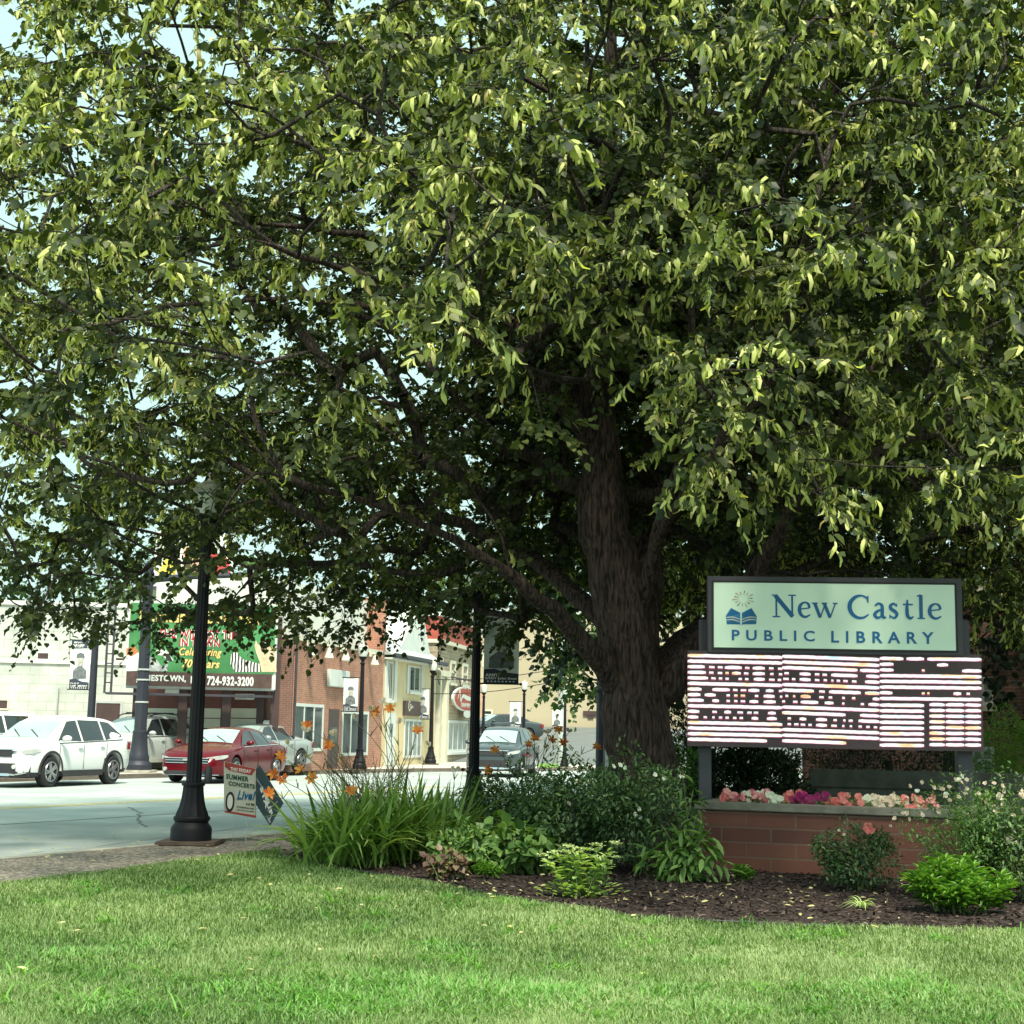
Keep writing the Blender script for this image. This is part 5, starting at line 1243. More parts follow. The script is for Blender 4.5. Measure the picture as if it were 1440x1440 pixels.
def sprays(tips, tdir, C, Rr, g, nt=6, nl_=13, ln=.55, lsz=(.065, .10), lmin=.0, bfrac=1.25, bsz=(.08, .125)):
    n = len(tips); N = n*nt
    base = np.repeat(tips, nt, 0)+g.normal(size=(N, 3))*.05; d0 = nrm(np.repeat(tdir, nt, 0)*.7+rdir(N, g)*.95)
    d0[:, 2] *= .55; d0 = nrm(d0); L = g.uniform(.6, 1.15, N)*ln
    droop = g.uniform(.25, .6, N)
    def at(t): return base[:, None]+d0[:, None]*(L[:, None]*t)[..., None]+np.stack([0*t, 0*t, -droop[:, None]*L[:, None]*t**2], -1)
    tt = np.linspace(0, 1, 4)[None].repeat(N, 0); tw = at(tt)
    chains = [(tw[i], np.array([.006, .005, .0035, .002])) for i in range(N)]
    t = (np.arange(nl_)[None]+g.random((N, nl_)))/nl_; t = .12+.9*t; pos = at(t).reshape(-1, 3); k = N*nl_
    side = nrm(np.cross(np.repeat(d0, nl_, 0), [0, 0, 1.]))*np.tile(np.where(np.arange(nl_) % 2, 1, -1), N)[:, None]
    d = nrm(np.repeat(d0, nl_, 0)*.5+side*.7+np.array([0, 0, -.55])+g.normal(size=(k, 3))*.38)
    up = nrm(np.array([0, 0, 1.])+g.normal(size=(k, 3))*.5+nrm(pos-C)*.5)
    Ls = g.uniform(*lsz, k)*np.clip(g.lognormal(0, .22, k), .55, 1.5); V, F, kk = leaves(pos+d*.02, d, up, Ls, Ls*.95, 'heart')
    var = np.clip(np.repeat(g.random(n), nt*nl_)*.45+g.random(k)*.6, 0, 1)
    # bracts hang in little bunches from outer sprays
    rr = np.linalg.norm((tips-C)/Rr, axis=1); out = np.repeat(rr, nt)
    frac = np.clip((out-.42)/.3, 0, 1)*bfrac*np.repeat(g.random(n)**.6*1.5, nt)
    zc = np.repeat(np.where(tips[:, 0] > 1.6, 9, tips[:, 2]), nt); frac = frac*np.clip((zc-3.4)/1.8, 0, 1)
    sel = g.random(N) < frac; nb = 14; S = np.where(sel)[0]
    tb = g.uniform(.25, 1, (len(S), nb)); b0, dd, LL, dr = base[S], d0[S], L[S], droop[S]
    pb = (b0[:, None]+dd[:, None]*(LL[:, None]*tb)[..., None]+np.stack([0*tb, 0*tb, -dr[:, None]*LL[:, None]*tb**2], -1)).reshape(-1, 3); kb = len(pb)
    db = nrm(np.repeat(dd, nb, 0)*.25+np.array([0, 0, -.9])+g.normal(size=(kb, 3))*.38)
    ub = nrm(nrm(pb-C)*.8+g.normal(size=(kb, 3))*.7); Lb = g.uniform(*bsz, kb)*np.clip(g.lognormal(0, .2, kb), .6, 1.4)
    VB, FB_, kb2 = leaves(pb+np.array([0, 0, -.01]), db, ub, Lb, Lb*.95, 'bract')
    return chains, (V, F, kk, var), (VB, FB_, kb2, np.clip(g.normal(.45, .22, kb), 0, 1))
C_, Rr_ = np.array([1.0, 18.2, 6.9]), np.array([10.4, 8.9, 7.9])
inview = np.array([(-250 < proj(p)[0] < 1690 and -250 < proj(p)[1] < 1200) for p in tips])
g6 = np.random.default_rng(21)
ch1, lf, br = sprays(tips[inview], tdir[inview], C_, Rr_, g6, 6, 15, lsz=(.055, .09))
ch2, lf2, br2 = sprays(tips[~inview], tdir[~inview], C_, Rr_, g6, 3, 8, .7, (.12, .17), bfrac=0.15)
leafobj('crown', [lf, lf2], M['leaf'], tree); leafobj('bracts', [br, br2], M['bract'], tree)
tubes_np('twiglets', ch1, M['bark2'], tree, 3)
print('linden leaves', len(lf[3])+len(lf2[3]), 'bracts', len(br[3]), 'pieces', len(chains))

def small_tree(name, label, x, y, th, R, hc, seed, mat, nc=150, z0=.1, ls=.12, cat='tree', zmin=1.5, group=None, trunk=.16):
    g = np.random.default_rng(seed); t = thing(name, label, cat, (x, y, z0), 0, group)
    q = g.normal(size=(nc*4, 3)); q /= np.linalg.norm(q, axis=1)[:, None]; q = q*(g.random(nc*4)**.4)[:, None]*np.array(R)*(1+.18*np.sin(q[:, 0:1]*7+seed)*np.sin(q[:, 2:3]*6)); q[:, 2] += hc
    q = q[q[:, 2] > zmin][:nc]
    ch, tp, td = grow([[(0, 0, -.1), (.05, .02, hc*.4), (-.05, .05, hc*.8), (.05, 0, hc+R[2]*.5)]], q, (0, 0), trunk/math.sqrt(nc), seed, .4)
    tubes_np('trunk', ch, M['bark2'], t, 5)
    a, b, c = sprays(tp, td, np.array([0, 0, hc]), np.array(R), g, 5, 12, ls*7, (ls*.8, ls*1.3), bfrac=0)
    leafobj('crown', [b], mat, t); return t
small_tree('street_tree', 'lighter green tree seen just left of the linden trunk', X(856, 38, 4), 38, 5, (2.6, 2.8, 3.0), 5.4, 4, M['leaf2'], 150, zmin=2.1, ls=.12)
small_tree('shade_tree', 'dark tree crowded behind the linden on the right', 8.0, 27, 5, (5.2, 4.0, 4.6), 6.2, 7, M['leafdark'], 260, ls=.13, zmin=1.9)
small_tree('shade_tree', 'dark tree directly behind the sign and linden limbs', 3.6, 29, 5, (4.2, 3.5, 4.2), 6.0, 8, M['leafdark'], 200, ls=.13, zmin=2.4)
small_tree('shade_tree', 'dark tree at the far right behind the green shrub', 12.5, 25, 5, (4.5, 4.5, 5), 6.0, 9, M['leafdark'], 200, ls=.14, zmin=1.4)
small_tree('backdrop_tree', 'distant tree above the roofs between billboard and brick shop', -22, 95, 5, (8, 6, 6), 8.0, 12, M['leaf2'], 150, ls=.28, zmin=3)
small_tree('backdrop_tree', 'distant tree showing above the white building', -40, 92, 5, (10, 6, 6), 7.5, 13, M['leaf2'], 170, ls=.28, zmin=3)
small_tree('backdrop_tree', 'distant tree behind the stone building roofs', -3, 118, 5, (9, 6, 7), 9.0, 14, M['leaf2'], 150, ls=.3, zmin=3)

# ================================================================== PLANTS
M['daylily'] = leafmat('daylily_leaf', [(.10, .19, .04), (.20, .35, .08), (.38, .52, .18)], .45, .3)
M['herb'] = leafmat('herb_leaf', [(.06, .13, .035), (.14, .26, .07), (.26, .40, .13)], .5, .3)
M['shrub'] = leafmat('shrub_leaf', [(.025, .06, .028), (.065, .13, .05), (.16, .26, .10)], .45, .25)
M['bright'] = leafmat('bright_leaf', [(.05, .14, .02), (.10, .25, .035), (.20, .38, .07)], .45, .3)
M['lime'] = leafmat('sedum_leaf', [(.26, .40, .13), (.42, .58, .22), (.56, .70, .33)], .5, .3)
M['sedumhead'] = leafmat('sedum_head', [(.40, .52, .22), (.60, .68, .38)], .7, .2)
M['rosy'] = leafmat('bronze_leaf', [(.10, .05, .05), (.20, .14, .09), (.12, .16, .05)], .5, .2)
M['stalk'] = pm('green_stalk', (.11, .15, .06), .7, var=.3); M['stalkdry'] = pm('dry_stalk', (.20, .17, .09), .8, var=.3)
M['orange'] = leafmat('orange_petal', [(.62, .13, .03), (.78, .25, .05), (.85, .42, .10)], .5, .3)
M['pinkp'] = leafmat('pink_petal', [(.55, .13, .20), (.78, .30, .36), (.85, .50, .48)], .6, .25)
M['magenta'] = leafmat('magenta_petal', [(.25, .01, .10), (.48, .03, .22)], .6, .25)
M['coral'] = leafmat('coral_petal', [(.70, .16, .17), (.80, .32, .30)], .6, .25)
M['whitep'] = leafmat('white_petal', [(.70, .74, .68), (.85, .88, .82)], .6, .2)
M['blush'] = leafmat('blush_petal', [(.62, .48, .42), (.78, .68, .60)], .6, .25)
M['seed'] = pm('flower_eye', (.10, .03, .02), .8)
def blades(n, base, g, L, W, spread, droop, col=(0, 1), rungs=6):
    # arching strap leaves
    b = base+np.concatenate([g.normal(size=(n, 2))*spread, np.zeros((n, 1))], 1)
    a = g.uniform(0, 2*math.pi, n); lean = g.uniform(.15, .75, n); Ls = g.uniform(L[0], L[1], n)
    d = np.stack([np.cos(a)*lean, np.sin(a)*lean, np.ones(n)], 1); d = nrm(d); h = nrm(np.stack([np.cos(a), np.sin(a), 0*a], 1)); s = np.cross(h, [0, 0, 1.])
    t = np.linspace(0, 1, rungs)[None, :, None]; dr = g.uniform(droop[0], droop[1], n)[:, None, None]
    c = b[:, None]+d[:, None]*t*Ls[:, None, None]+h[:, None]*(t**2*Ls[:, None, None]*dr*.6)+np.array([0, 0, -1.])*(t**2.3*Ls[:, None, None]*dr)
    c[..., 2] = np.maximum(c[..., 2], base[2]+.01)
    w_ = (np.sin(np.pi*np.clip(t*.85+.12, 0, 1)))*(W/2)*g.uniform(.7, 1.2, n)[:, None, None]; w_[:, -1] = .0006
    l = c+s[:, None]*w_; r = c-s[:, None]*w_; mid = c-np.array([0, 0, 1.])*w_*.45
    V = np.stack([l, mid, r], 2).reshape(-1, 3); k = rungs*3
    F = []
    for i in range(rungs-1):
        for q in range(2): F.append((i*3+q, i*3+q+1, (i+1)*3+q+1, (i+1)*3+q))
    F = np.array(F)[None]+np.arange(n)[:, None, None]*k
    return V, F.reshape(-1, 4), k, g.uniform(col[0], col[1], n)
def clump(c, R, n, g, L, ratio, tpl, shell=.45, zlo=.02, col=(0, 1), droop=.2, outw=.6):
    q = g.normal(size=(n, 3)); q /= np.linalg.norm(q, axis=1)[:, None]; q *= (g.random(n)**shell)[:, None]
    q *= (1+.22*np.sin(q[:, 0:1]*6+c[0]*3)*np.sin(q[:, 2:3]*5+c[1])); p = np.array(c)+q*np.array(R); p[:, 2] = np.where(p[:, 2] < zlo, zlo+g.random(n)*.1, p[:, 2])
    d = nrm(nrm(q)*outw+g.normal(size=(n, 3))*.6+np.array([0, 0, -droop])); up = nrm(np.array([0, 0, 1.])+nrm(q)*.6+g.normal(size=(n, 3))*.35)
    Ls = g.uniform(L*.65, L*1.25, n); V, F, k = leaves(p, d, up, Ls, Ls*ratio, tpl); return (V, F, k, np.clip(g.uniform(col[0], col[1], n), 0, 1))
def flower_parts(c, r, npet, g, tpl='petal', ratio=1., cup=.5, facing=None, layers=1):
    f = np.array(facing if facing is not None else nrm(np.array([g.normal()*.5, -1., g.uniform(.1, .9)])))
    f = f/np.linalg.norm(f); a0 = np.cross(f, [0.1, .2, 1.]); a0 /= np.linalg.norm(a0); b0 = np.cross(f, a0); out = []
    for l in range(layers):
        n = npet; a = np.arange(n)*2*math.pi/n+l*.5+g.random()*6; d = a0[None]*np.cos(a)[:, None]+b0[None]*np.sin(a)[:, None]+f[None]*(cup+.5*l)+g.normal(size=(n, 3))*.08
        V, F, k = leaves(np.repeat(np.array(c)[None], n, 0), d, np.repeat(f[None], n, 0), r*(1-.25*l)*g.uniform(.85, 1.1, n), r*ratio*(1-.25*l), tpl)
        out.append((V, F, k, g.random(n)))
    return out
def stems(lines, rad, name, mat, parent): return tubes_np(name, [(np.array(l, float), np.linspace(rad, rad*.6, len(l))) for l in lines], mat, parent, 5)
def arc(a, b, n=6, bow=.12, g=None):
    a, b = np.array(a, float), np.array(b, float); t = np.linspace(0, 1, n)[:, None]; m = a+(b-a)*.5; m[2] += np.linalg.norm((b-a)[:2])*bow*2; m[:2] = a[:2]+(b-a)[:2]*.3
    return (1-t)**2*a+2*t*(1-t)*m+t*t*b
gp_ = np.random.default_rng(77)
GZ = .126
def gpos(px, py): p = G(px, py, GZ); return np.array([p.x, p.y, GZ])
def PP(px, py, Y): return np.array(P(px, py, Y))
# --- daylilies: three clumps side by side, scapes and orange blooms
def daylily(label, cx, cy, n, spread, L, blooms, extra=(), grp='daylilies in the bed', dz=(.08, .75)):
    c = gpos(cx, cy); t = thing('daylily', label, 'flower', tuple(c), 0, grp); o = np.zeros(3)
    leafobj('leaves', [blades(n, o, gp_, L, .042, spread, dz)], M['daylily'], t)
    ln = []
    for (px, py, Y) in list(blooms)+list(extra):
        e = PP(px, py, Y)-c; b0 = np.array([gp_.normal()*spread*.8, gp_.normal()*spread*.8, 0]); main_ = arc(b0, e, 7, .15); ln.append(main_)
        for k in range(2):
            tt = main_[5]; ln.append(np.array([tt, tt+np.array([gp_.normal()*.04, gp_.normal()*.04, .05+gp_.random()*.06])]))
    stems(ln, .0055, 'scapes', M['stalk'], t)
    for (px, py, Y) in blooms:
        e = PP(px, py, Y)-c; leafobj('flower', flower_parts(e, .085, 6, gp_, 'tepal', 1.0, .45), M['orange'], t)
    for (px, py, Y) in extra:
        bs = []; e = PP(px, py, Y)-c
        for k in range(3):
            d = nrm(np.array([gp_.normal()*.6, gp_.normal()*.6, .8])); V, F, kk = leaves(e[None], d[None], np.array([[1., 0, .1]]), .075, .05, 'petal'); bs.append((V, F, kk, gp_.uniform(.8, 1, 1)))
            V, F, kk = leaves(e[None], d[None], np.array([[0., 1, .1]]), .075, .05, 'petal'); bs.append((V, F, kk, gp_.uniform(.8, 1, 1)))
        leafobj('buds', bs, M['blush'], t)
    return t
Yd = G(520, 1215).y
daylily('large daylily clump at the left end of the bed spilling onto the lawn', 498, 1216, 380, .20, (.65, 1.12), [(385, 1090, Yd+.4), (397, 1098, Yd+.2), (378, 1116, Yd-.1), (424, 1084, Yd), (438, 1096, Yd), (494, 1114, Yd-.5), (463, 1049, Yd+.2), (393, 1066, Yd+.3)], [(405, 1048, Yd+.3), (470, 1035, Yd+.3), (430, 1030, Yd), (436, 1068, Yd+.3)])
daylily('tall daylily clump with the highest orange blooms, in front of the cream house', 560, 1208, 340, .20, (.75, 1.2), [(431, 1022, Yd+.6), (530, 1002, Yd+.7), (549, 998, Yd+.7), (586, 1029, Yd+.5)], [(520, 1000, Yd+.6), (560, 1018, Yd+.7), (497, 1012, Yd+.6), (538, 990, Yd+.7), (604, 1050, Yd+.6)])
daylily('slender daylily clump right of the tall one, leaves bent over', 612, 1200, 190, .15, (.6, 1.1), [], [(640, 1085, Yd+.6)])
Yd2 = G(760, 1190).y+1.2
daylily('daylily group deep in the bed with orange blooms left of the tree trunk', 752, 1172, 110, .16, (.5, .95), [(784, 1027, Yd2), (791, 1046, Yd2-.2), (741, 1048, Yd2), (697, 1056, Yd2-.2), (838, 1052, Yd2+.1), (688, 1083, Yd2-.4), (752, 1040, Yd2+.2), (775, 1042, Yd2+.3)], [(770, 1032, Yd2), (765, 1052, Yd2+.3), (800, 1030, Yd2)])
# --- wispy grey-green sage
c = gpos(520, 1192); t = thing('russian_sage', 'wispy grey green stalks rising behind the daylilies', 'plant', tuple(c)); ln = []
for i in range(130):
    e = PP(gp_.uniform(455, 585), gp_.uniform(1050, 1130), Yd+gp_.uniform(.5, 1.3))-c; ln.append(arc(np.array([gp_.normal()*.2, .4+gp_.normal()*.2, 0]), e, 5, .05))
stems(ln, .0045, 'stalks', M['stalkdry'], t)
leafobj('leaves', [clump((0.05, .7, .62), (.42, .3, .28), 900, gp_, .035, .3, 'lance', .8)], leafmat('sage_leaf', [(.10, .13, .08), (.20, .24, .14)], .7, .2), t)
# --- leafy shrubs of the bed
def shrub(name, label, px, py, Rx, Rz, mat, n, L, ratio, tpl, cat='shrub', group=None, Ry=None, fl=(), droop=.2, hc=None):
    c = gpos(px, py); t = thing(name, label, cat, tuple(c), 0, group); Ry = Ry or Rx*.8; hc = hc or Rz*.95
    st = [arc(np.array([gp_.normal()*.05, gp_.normal()*.05, 0]), np.array([gp_.uniform(-1, 1)*Rx*.8, gp_.uniform(-1, 1)*Ry*.8, hc+gp_.uniform(-.3, .8)*Rz]), 6, .1) for _ in range(16)]
    stems(st, .008, 'stems', M['stalk'], t); parts = []
    parts.append(clump((0, 0, hc), (Rx, Ry, Rz), n, gp_, L, ratio, tpl, .45, .03, droop=droop))
    for k in range(7):
        a = gp_.uniform(0, 6.28); parts.append(clump((math.cos(a)*Rx*.75, math.sin(a)*Ry*.7-.05, hc*gp_.uniform(.5, 1.5)), (Rx*.35, Ry*.35, Rz*.35), n//12, gp_, L, ratio, tpl, .5, .03, droop=droop))
    leafobj('foliage', parts, mat, t)
    for (m_, pts, r) in fl:
        for (fx, fy) in pts:
            Y = c[1]-Ry*.75+gp_.uniform(0, .25); e = PP(fx, fy, Y)-c; leafobj('flower', flower_parts(e, r, 5, gp_, 'petal', .95, .5, layers=2), M[m_], t)
    return t
shrub('low_perennial', 'low leafy plant filling the gap right of the daylilies', 655, 1228, .32, .26, M['herb'], 420, .085, .8, 'oval')
shrub('heuchera', 'small plant with bronze and pale round leaves at the bed edge', 626, 1236, .20, .14, M['rosy'], 150, .07, .95, 'heart')
shrub('hydrangea', 'plant with large round leaves in rosettes, front of the dark shrubs', 716, 1228, .44, .26, M['herb'], 300, .12, .8, 'heart')
shrub('garden_shrub', 'dark leafy shrub left of the tree trunk with small leaves', 738, 1196, .62, .50, M['shrub'], 2400, .065, .8, 'oval', fl=[('magenta', [(706, 1142), (703, 1146), (709, 1146)], .04)])
shrub('garden_shrub', 'broad dark shrub in front of the tree trunk', 815, 1222, .66, .58, M['shrub'], 3600, .06, .85, 'oval', fl=[('blush', [(812, 1100), (840, 1112), (800, 1130), (850, 1095)], .022)])
shrub('rose_bush', 'rose bush with small white flowers between trunk and planter', 902, 1230, .60, .62, M['shrub'], 3600, .05, .8, 'oval', fl=[('whitep', [(898, 1138), (893, 1145), (862, 1078), (880, 1080), (872, 1076), (921, 1090), (848, 1120), (935, 1095), (900, 1150)], .028)])
shrub('garden_shrub', 'shrub with arching stems behind the low perennials', 690, 1190, .45, .42, M['herb'], 700, .10, .38, 'lance', droop=.5)
# tall coneflower-like plant before the planter corner
c = gpos(965, 1238); t = thing('coneflower', 'tall plant with big drooping leaves and a white daisy bloom at the planter corner', 'flower', tuple(c))
tops = [PP(960, 1090, c[1]), PP(948, 1130, c[1]+.1), PP(975, 1110, c[1]), PP(990, 1125, c[1]-.05), PP(930, 1160, c[1]), PP(1000, 1165, c[1]-.1), PP(940, 1190, c[1]-.1), PP(1005, 1200, c[1]-.2)]
ln = [arc(np.array([gp_.normal()*.06, gp_.normal()*.06, 0]), q-c, 9, .03) for q in tops]; stems(ln, .007, 'stems', M['stalk'], t); parts = []
for l in ln:
    for k in range(13):
        q = l[min(8, 1+k*8//13)]+gp_.normal(size=3)*.02; d = nrm(np.array([gp_.normal(), gp_.normal()-.3, -.35])); V, F, kk = leaves(q[None], d[None], np.array([[0, 0, 1.]])+d*.2, gp_.uniform(.14, .26)*(1.15-k*.04), .13, 'oval' if k < 8 else 'lance'); parts.append((V, F, kk, gp_.random(1)))
leafobj('leaves', parts+[clump((0, -.05, .20), (.36, .22, .26), 190, gp_, .20, .5, 'oval', .5, .03, droop=.7)], M['herb'], t)
def daisy(e, m_, t, r=.05):
    leafobj('flower', flower_parts(e, r, 12, gp_, 'lance', 1.6, -.25, np.array([0, -.35, 1.])), M[m_], t); MB().ball(tuple(e+np.array([0, 0, .008])), (.016, .016, .014), 10, 6).build('cone', M['seed'], t)
daisy(tops[0]-c, 'whitep', t)
# pink coneflower deep in the bed
c = gpos(745, 1190); t = thing('coneflower', 'pink coneflower with drooping petals among the orange blooms', 'flower', tuple(c)); e = PP(742, 1060, c[1])-c; e2 = PP(683, 1090, c[1])-c
stems([arc(np.zeros(3), e, 7, .05), arc(np.zeros(3), e2, 7, .05)], .006, 'stems', M['stalk'], t); daisy(e, 'pinkp', t, .07); daisy(e2, 'blush', t, .05)
for px_, py_ in ((651, 1082), (502, 1064), (513, 1080)):
    c = gpos(px_-15, 1200); t = thing('seed_head', {651: 'dark seed head on a bare stalk just left of the second lamp post', 502: 'reddish seed head above the daylily leaves, left of the cream house', 513: 'dark seed head above the daylily leaves, slightly lower than the reddish one'}[px_], 'flower', tuple(c), 0, 'seed heads'); e = PP(px_, py_, c[1]+.3)-c
    stems([arc(np.zeros(3), e, 7, .05)], .004, 'stem', M['stalkdry'], t); MB().ball(tuple(e), (.024, .024, .02), 8, 6).build('cone', M['seed'], t)
# sedum, pale green with flat heads
c = gpos(818, 1262); t = thing('sedum', 'bright pale green sedum with flat flower heads at the front of the mulch', 'plant', tuple(c)); ln = []; parts = []; heads = []
for (px_, py_) in ((764, 1203), (780, 1199), (776, 1207), (797, 1190), (803, 1192), (792, 1198), (815, 1194), (803, 1200), (817, 1208), (836, 1188), (842, 1189), (830, 1195), (863, 1185), (867, 1187), (846, 1206), (866, 1206), (853, 1215), (771, 1218), (826, 1222)):
    e = PP(px_, py_, c[1]+gp_.uniform(-.2, .15))-c; b0 = np.array([gp_.normal()*.07+e[0]*.25, gp_.normal()*.07, 0]); l = arc(b0, e, 8, .04); ln.append(l)
    for k in range(22):
        f = gp_.random()*.92; q = l[int(f*7)]*(1-(f*7) % 1)+l[min(7, int(f*7)+1)]*((f*7) % 1); a = gp_.uniform(0, 6.28)
        d = nrm(np.array([math.cos(a), math.sin(a), gp_.uniform(-.1, .7)])); V, F, kk = leaves(q[None], d[None], np.array([[0, 0, 1.]]), gp_.uniform(.07, .115), .085, 'oval'); parts.append((V, F, kk, np.clip(np.array([f*.8+gp_.random()*.3]), 0, 1)))
    heads = []
    for k in range(34):
        q = e+np.array([gp_.normal()*.024, gp_.normal()*.024, gp_.uniform(-.006, .014)]); V, F, kk = leaves(q[None], nrm(np.array([[gp_.normal(), gp_.normal(), .6]])), np.array([[0, 0, 1.]]), .02, .018, 'heart'); heads.append((V, F, kk, gp_.random(1)))
    leafobj('flower_head', heads, M['sedumhead'], t)
for k in range(60):
    a = gp_.uniform(0, 6.28); r_ = gp_.uniform(.12, .40); q = np.array([math.cos(a)*r_, math.sin(a)*r_*.6, gp_.uniform(.02, .10)]); d = nrm(np.array([math.cos(a), math.sin(a), .3])); V, F, kk = leaves(q[None], d[None], np.array([[0, 0, 1.]]), .07, .045, 'oval'); parts.append((V, F, kk, gp_.random(1)))
stems(ln, .005, 'stems', M['stalk'], t); leafobj('leaves', parts, M['lime'], t)
# right-hand plants
shrub('rose_bush', 'rose bush with a pink bloom in front of the planter blocks', 1206, 1252, .38, .31, M['shrub'], 1900, .045, .75, 'oval', fl=[('coral', [(1221, 1163), (1224, 1168), (1217, 1169)], .045), ('blush', [(1180, 1168), (1187, 1174), (1252, 1162), (1230, 1185)], .018)])
shrub('potentilla', 'loose shrub with many small faded white flowers at the right end of the planter', 1368, 1264, .60, .54, M['herb'], 3600, .04, .7, 'oval', fl=[('blush', [(int(gp_.uniform(1255, 1440)), int(gp_.uniform(1096, 1160))) for _ in range(46)], .022), ('whitep', [(1352, 1092), (1348, 1097), (1290, 1113), (1330, 1117)], .026)])
shrub('rose_bush', 'leafy rose bush at the right picture edge with one blush bloom', 1450, 1268, .58, .56, M['shrub'], 2300, .055, .8, 'oval', fl=[('blush', [(1419, 1180), (1424, 1184), (1416, 1185), (1405, 1120), (1438, 1120)], .035)])
def lancebush(label, px, py, Rx, n, L, hs=1):
    c = gpos(px, py); t = thing('lily_plant', label, 'plant', tuple(c)); parts = []; ln = []
    for i in range(n):
        a = gp_.uniform(0, 6.28); r_ = math.sqrt(gp_.random()); e = np.array([math.cos(a)*Rx*r_, math.sin(a)*Rx*.7*r_, hs*(.40-.18*r_*r_)*gp_.uniform(.8, 1.1)]); l = arc(np.array([e[0]*.5, e[1]*.5, 0]), e, 6, .02); ln.append(l)
        for k in range(26):
            f = .25+.75*(k/25)**.7; q = l[0]+(l[-1]-l[0])*f; b = k*2.4; d = nrm(np.array([math.cos(b), math.sin(b), .15+f*.55+.25*gp_.normal()])); V, F, kk = leaves(q[None], d[None], np.array([[0, 0, 1.]]), L*gp_.uniform(.7, 1.1), L*.75, 'lance'); parts.append((V, F, kk, np.clip(np.array([f*.7+gp_.random()*.3]), 0, 1)))
    stems(ln, .005, 'stems', M['stalk'], t); leafobj('leaves', parts, M['bright'], t)
lancebush('bright green bushy plant with narrow leaf rosettes at the lower right', 1348, 1284, .42, 46, .13)
lancebush('small leafy seedling in the mulch left of the sedum', 690, 1236, .12, 6, .08, .4)
lancebush('small weed between planter and lawn', 1045, 1240, .09, 5, .08, .35)
c = gpos(1213, 1278); t = thing('grass_tuft', 'small pale grass tuft growing in the mulch', 'plant', tuple(c)); leafobj('leaves', [blades(26, np.zeros(3), gp_, (.12, .24), .012, .02, (.5, 1.0), (.6, 1))], M['lime'], t)
# background bush, arborvitae
def bgbush(label, px, Y, Rx, Rz, mat, n, L, hc, cat='shrub', name='evergreen_bush', tpl='oval'):
    c = (X(px, Y, 1), Y, .12); t = thing(name, label, cat, c); leafobj('foliage', [clump((0, 0, hc), (Rx, Rx*.8, Rz), n, gp_, L, .5, tpl, .3, .03, droop=-.3)], mat, t); MB().tube([(0, 0, 0), (0, 0, hc)], .06, 8).build('trunk', M['bark2'], t)
bgbush('bright green rounded evergreen at the right edge behind the sign', 1432, 20.5, .68, .85, leafmat('arborvitae', [(.09, .20, .03), (.16, .32, .05), (.25, .42, .08)], .6, .3), 9000, .06, .85, name='arborvitae', tpl='lance')
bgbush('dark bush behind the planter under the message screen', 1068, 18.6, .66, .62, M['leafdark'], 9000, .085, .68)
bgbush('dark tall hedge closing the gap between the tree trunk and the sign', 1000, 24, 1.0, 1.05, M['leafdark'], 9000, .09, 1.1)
bgbush('yellow green shrub peeking out right of the tree trunk', 965, 22, .45, .5, M['bright'], 1500, .06, .75)
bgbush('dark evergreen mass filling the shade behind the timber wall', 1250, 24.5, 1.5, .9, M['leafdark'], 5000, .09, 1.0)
# petunias in the planter
cols = ['coral', 'magenta', 'pinkp', 'whitep', 'pinkp', 'whitep', 'whitep', 'coral', 'magenta', 'magenta', 'coral', 'coral', 'coral', 'whitep', 'blush', 'blush', 'coral', 'pinkp']
pxs_ = [1015, 1032, 1022, 1045, 1056, 1068, 1083, 1100, 1121, 1141, 1163, 1180, 1190, 1215, 1230, 1255, 1278, 1296]
names_ = dict(coral='coral red', magenta='deep magenta', pinkp='pink', whitep='white', blush='pale blush')
seen = {}
for i, (m_, px_) in enumerate(zip(cols, pxs_)):
    a = PF.pix(px_, 1128)[0]; q = PF.w(a, .30+.18*(i % 2), H_-.01)
    where = ['at the left end of the planter', 'second from the left end', 'behind the first blooms at the left', 'left of the big white one', 'between white ones', 'largest of the left white group', 'right end of the left white group', 'just right of the white group', 'left of the deepest magenta blooms', 'right magenta clump near the middle', 'middle of the planter, left of the tall one', 'middle of the planter', 'right of the middle', 'single white group right of the middle', 'beside the right white group', 'near the right shrubs', 'half hidden by the right shrubs', 'farthest right among the shrub stems'][i]
    t = thing('petunia', '%s petunia %s' % (names_[m_], where), 'flower', tuple(q), 0, 'petunias along the planter')
    leafobj('foliage', [clump((0, 0, .08), (.11, .09, .09), 90, gp_, .045, .7, 'oval', .6, .0)], M['herb'], t); fp = []
    for k in range(9):
        e = np.array([gp_.uniform(-.10, .10), gp_.uniform(-.10, .02), gp_.uniform(.08, .19)]); leafobj('flower', flower_parts(e, .042, 5, gp_, 'petal', 1.05, .35), M[m_], t)

# ================================================================== GRASS, CHIPS, FALLEN BRACTS
def inpoly(x, y, poly):
    r = np.zeros(len(x), bool); j = len(poly)-1
    for i in range(len(poly)):
        xi, yi = poly[i]; xj, yj = poly[j]; c = ((yi > y) != (yj > y)) & (x < (xj-xi)*(y-yi)/(yj-yi+1e-12)+xi); r ^= c; j = i
    return r
lawnpoly = lawnedge+[(12, 1), (-12, 1)]
gg = np.random.default_rng(9)
def grass(n, ymin=6.4, ymax=18.5):
    y = ymin+(ymax-ymin)*gg.random(n*3)**1.6; x = (gg.random(n*3)*2-1)*(y*.40+.4); k = inpoly(x, y, lawnpoly); return x[k][:n], y[k][:n]
x, y = grass(330000); n = len(x)
tuft = np.sin(x*2.1+1)*np.sin(y*1.7+2)+.6*np.sin(x*5.3+y*2)*np.sin(y*4.1-x*3); tuft = tuft/1.6
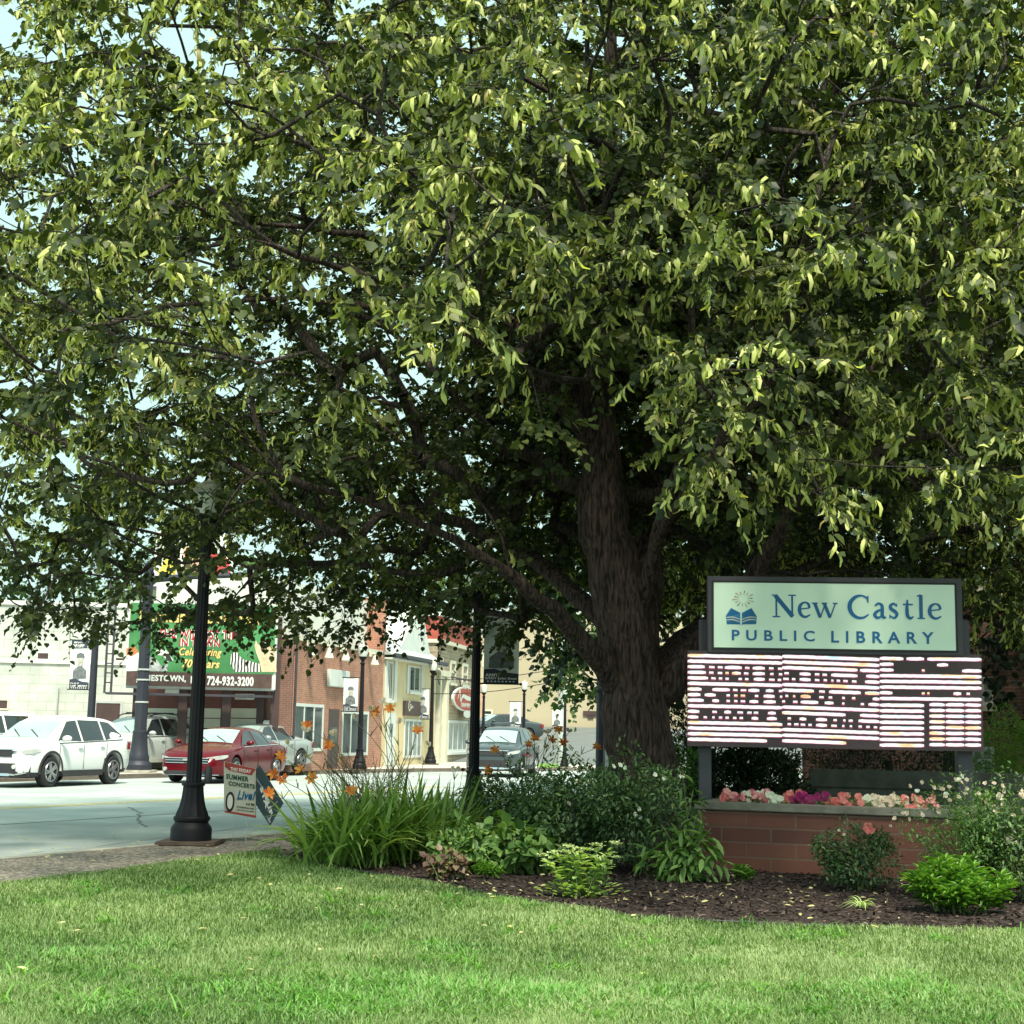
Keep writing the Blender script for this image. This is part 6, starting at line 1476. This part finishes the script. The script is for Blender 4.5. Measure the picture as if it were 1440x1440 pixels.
patch = np.exp(-((x+.35)**2/.9+(y-7.7)**2/.35))*.8+np.exp(-((x-2.1)**2/.5+(y-7.8)**2/.2))*.6+np.exp(-((x+4)**2/1.5+(y-8.5)**2/2))*.5
for q in range(26):
    qx, qy, qs = gg.uniform(-4.5, 4.5), 6.9+6*gg.random()**1.5, gg.uniform(.08, .28); patch = patch+np.exp(-((x-qx)**2+(y-qy)**2)/qs**2)*gg.uniform(.3, .8)
h = (.036+.026*gg.random(n)+.020*tuft+.035*patch*gg.random(n))*(1+.2*(y < 9)); a = gg.uniform(0, 2*math.pi, n); lean = gg.uniform(.2, 1.1, n)
wd = np.where(patch > .3, .0042, .0026)*gg.uniform(.7, 1.4, n)*np.clip(y/9, 1, 1.7)
hd = np.stack([np.cos(a), np.sin(a), 0*a], 1); s = np.stack([-np.sin(a), np.cos(a), 0*a], 1)
b = np.stack([x, y, np.full(n, .117)], 1); md = b+hd*(h*lean*.35)[:, None]+np.array([0, 0, 1.])*(h*.62)[:, None]; tp = b+hd*(h*lean)[:, None]+np.array([0, 0, 1.])*(h*(1-.22*lean))[:, None]
V = np.stack([b+s*wd[:, None], b-s*wd[:, None], md-s*wd[:, None]*.8, md+s*wd[:, None]*.8, tp], 1).reshape(-1, 3)
F = np.array([(0, 1, 2, 3), (3, 2, 4, -1)])[None]+np.where(np.array([(0, 0, 0, 0), (0, 0, 0, 1)]) == 1, 0, 1)[None]*(np.arange(n)*5)[:, None, None]; F = F.reshape(-1, 4)
M['grass'] = leafmat('grass_blade', [(.062, .13, .036), (.125, .22, .066), (.215, .325, .11), (.38, .46, .23), (.14, .40, .065)], .5, .3)
dry = np.clip(.40+.26*tuft+gg.normal(size=n)*.17+.10*(x > 0), 0, .78); gv = np.where(gg.random(n) < patch*.75, gg.uniform(.85, 1, n), dry)
tag(bulk('lawn_grass', V, F, M['grass'], None, np.repeat(gv, 5)), 'mown lawn grass with bright coarse patches', 'grass', None, 'stuff')
# coarse crabgrass tufts scattered through the lawn
parts = []
for q in range(200):
    if q < 110: qx, qy = gg.normal(-.5, 1.3), 7.0+abs(gg.normal(0, .8))
    else: qx, qy = gg.uniform(-4, 4), 7+5.5*gg.random()
    if not inpoly(np.array([qx]), np.array([qy]), lawnpoly)[0]: continue
    c0 = gg.uniform(.2, 1); parts.append(blades(int(gg.uniform(10, 26)), np.array([0, 0, .0]), gg, (.10, .21), .009, .04, (.3, 1.0), (max(0, c0-.3), c0), 5)); V_ = parts[-1][0]; V_ += np.array([qx, qy, .118])
tag(leafobj('coarse_grass', parts, leafmat('coarse_blade', [(.06, .16, .03), (.13, .32, .05), (.24, .48, .10)], .45, .3)), 'tufts of coarse bright crabgrass in the lawn', 'grass', None, 'stuff')
# bark chips
n = 26000; x = gg.uniform(-3, 6.5, n*3); y = gg.uniform(10.5, 19, n*3); k = inpoly(x, y, mulx+[(12, 11), (12, 21), (-.2, 21), (curb(8)[0]+1.6, curb(8)[1])]); x, y = x[k][:n], y[k][:n]; n = len(x)
c = np.stack([x, y, .128+gg.random(n)*.014], 1); d = rdir(n, gg); d[:, 2] *= .25; V, F, k = leaves(c, d, nrm(np.array([0, 0, 1.])+gg.normal(size=(n, 3))*.3), gg.uniform(.02, .075, n), gg.uniform(.015, .045, n), 'oval')
tag(leafobj('mulch_chips', [(V, F, k, gg.random(n)**2)], leafmat('bark_chip', [(.016, .010, .010), (.045, .028, .024), (.20, .145, .115)], .85, 0)), 'dark shredded bark mulch', 'mulch', None, 'stuff')
n = 150; x = np.concatenate([gg.uniform(-.8, 4.8, n), gg.uniform(-4, 3, 60), gg.uniform(-6, -3, 60)]); y = np.concatenate([gg.uniform(12.0, 14.6, n), gg.uniform(8, 14, 60), gg.uniform(13.5, 18, 60)])
inm = inpoly(x, y, lawnpoly); c = np.stack([x, y, np.where(inm, .165, .146)], 1); n = len(x); d = rdir(n, gg); d[:, 2] *= .2; ok = (x > -9)
V, F, k = leaves(c, d, nrm(np.array([0, -.3, 1.])+gg.normal(size=(n, 3))*.3), gg.uniform(.03, .075, n), gg.uniform(.02, .05, n), 'oval')
tag(leafobj('fallen_bracts', [(V, F, k, gg.random(n))], leafmat('fallen', [(.40, .38, .14), (.62, .58, .30), (.50, .40, .22)], .7, .1)), 'pale yellow leaves and bracts fallen on mulch, lawn and pavement', 'fallen leaves', None, 'stuff')
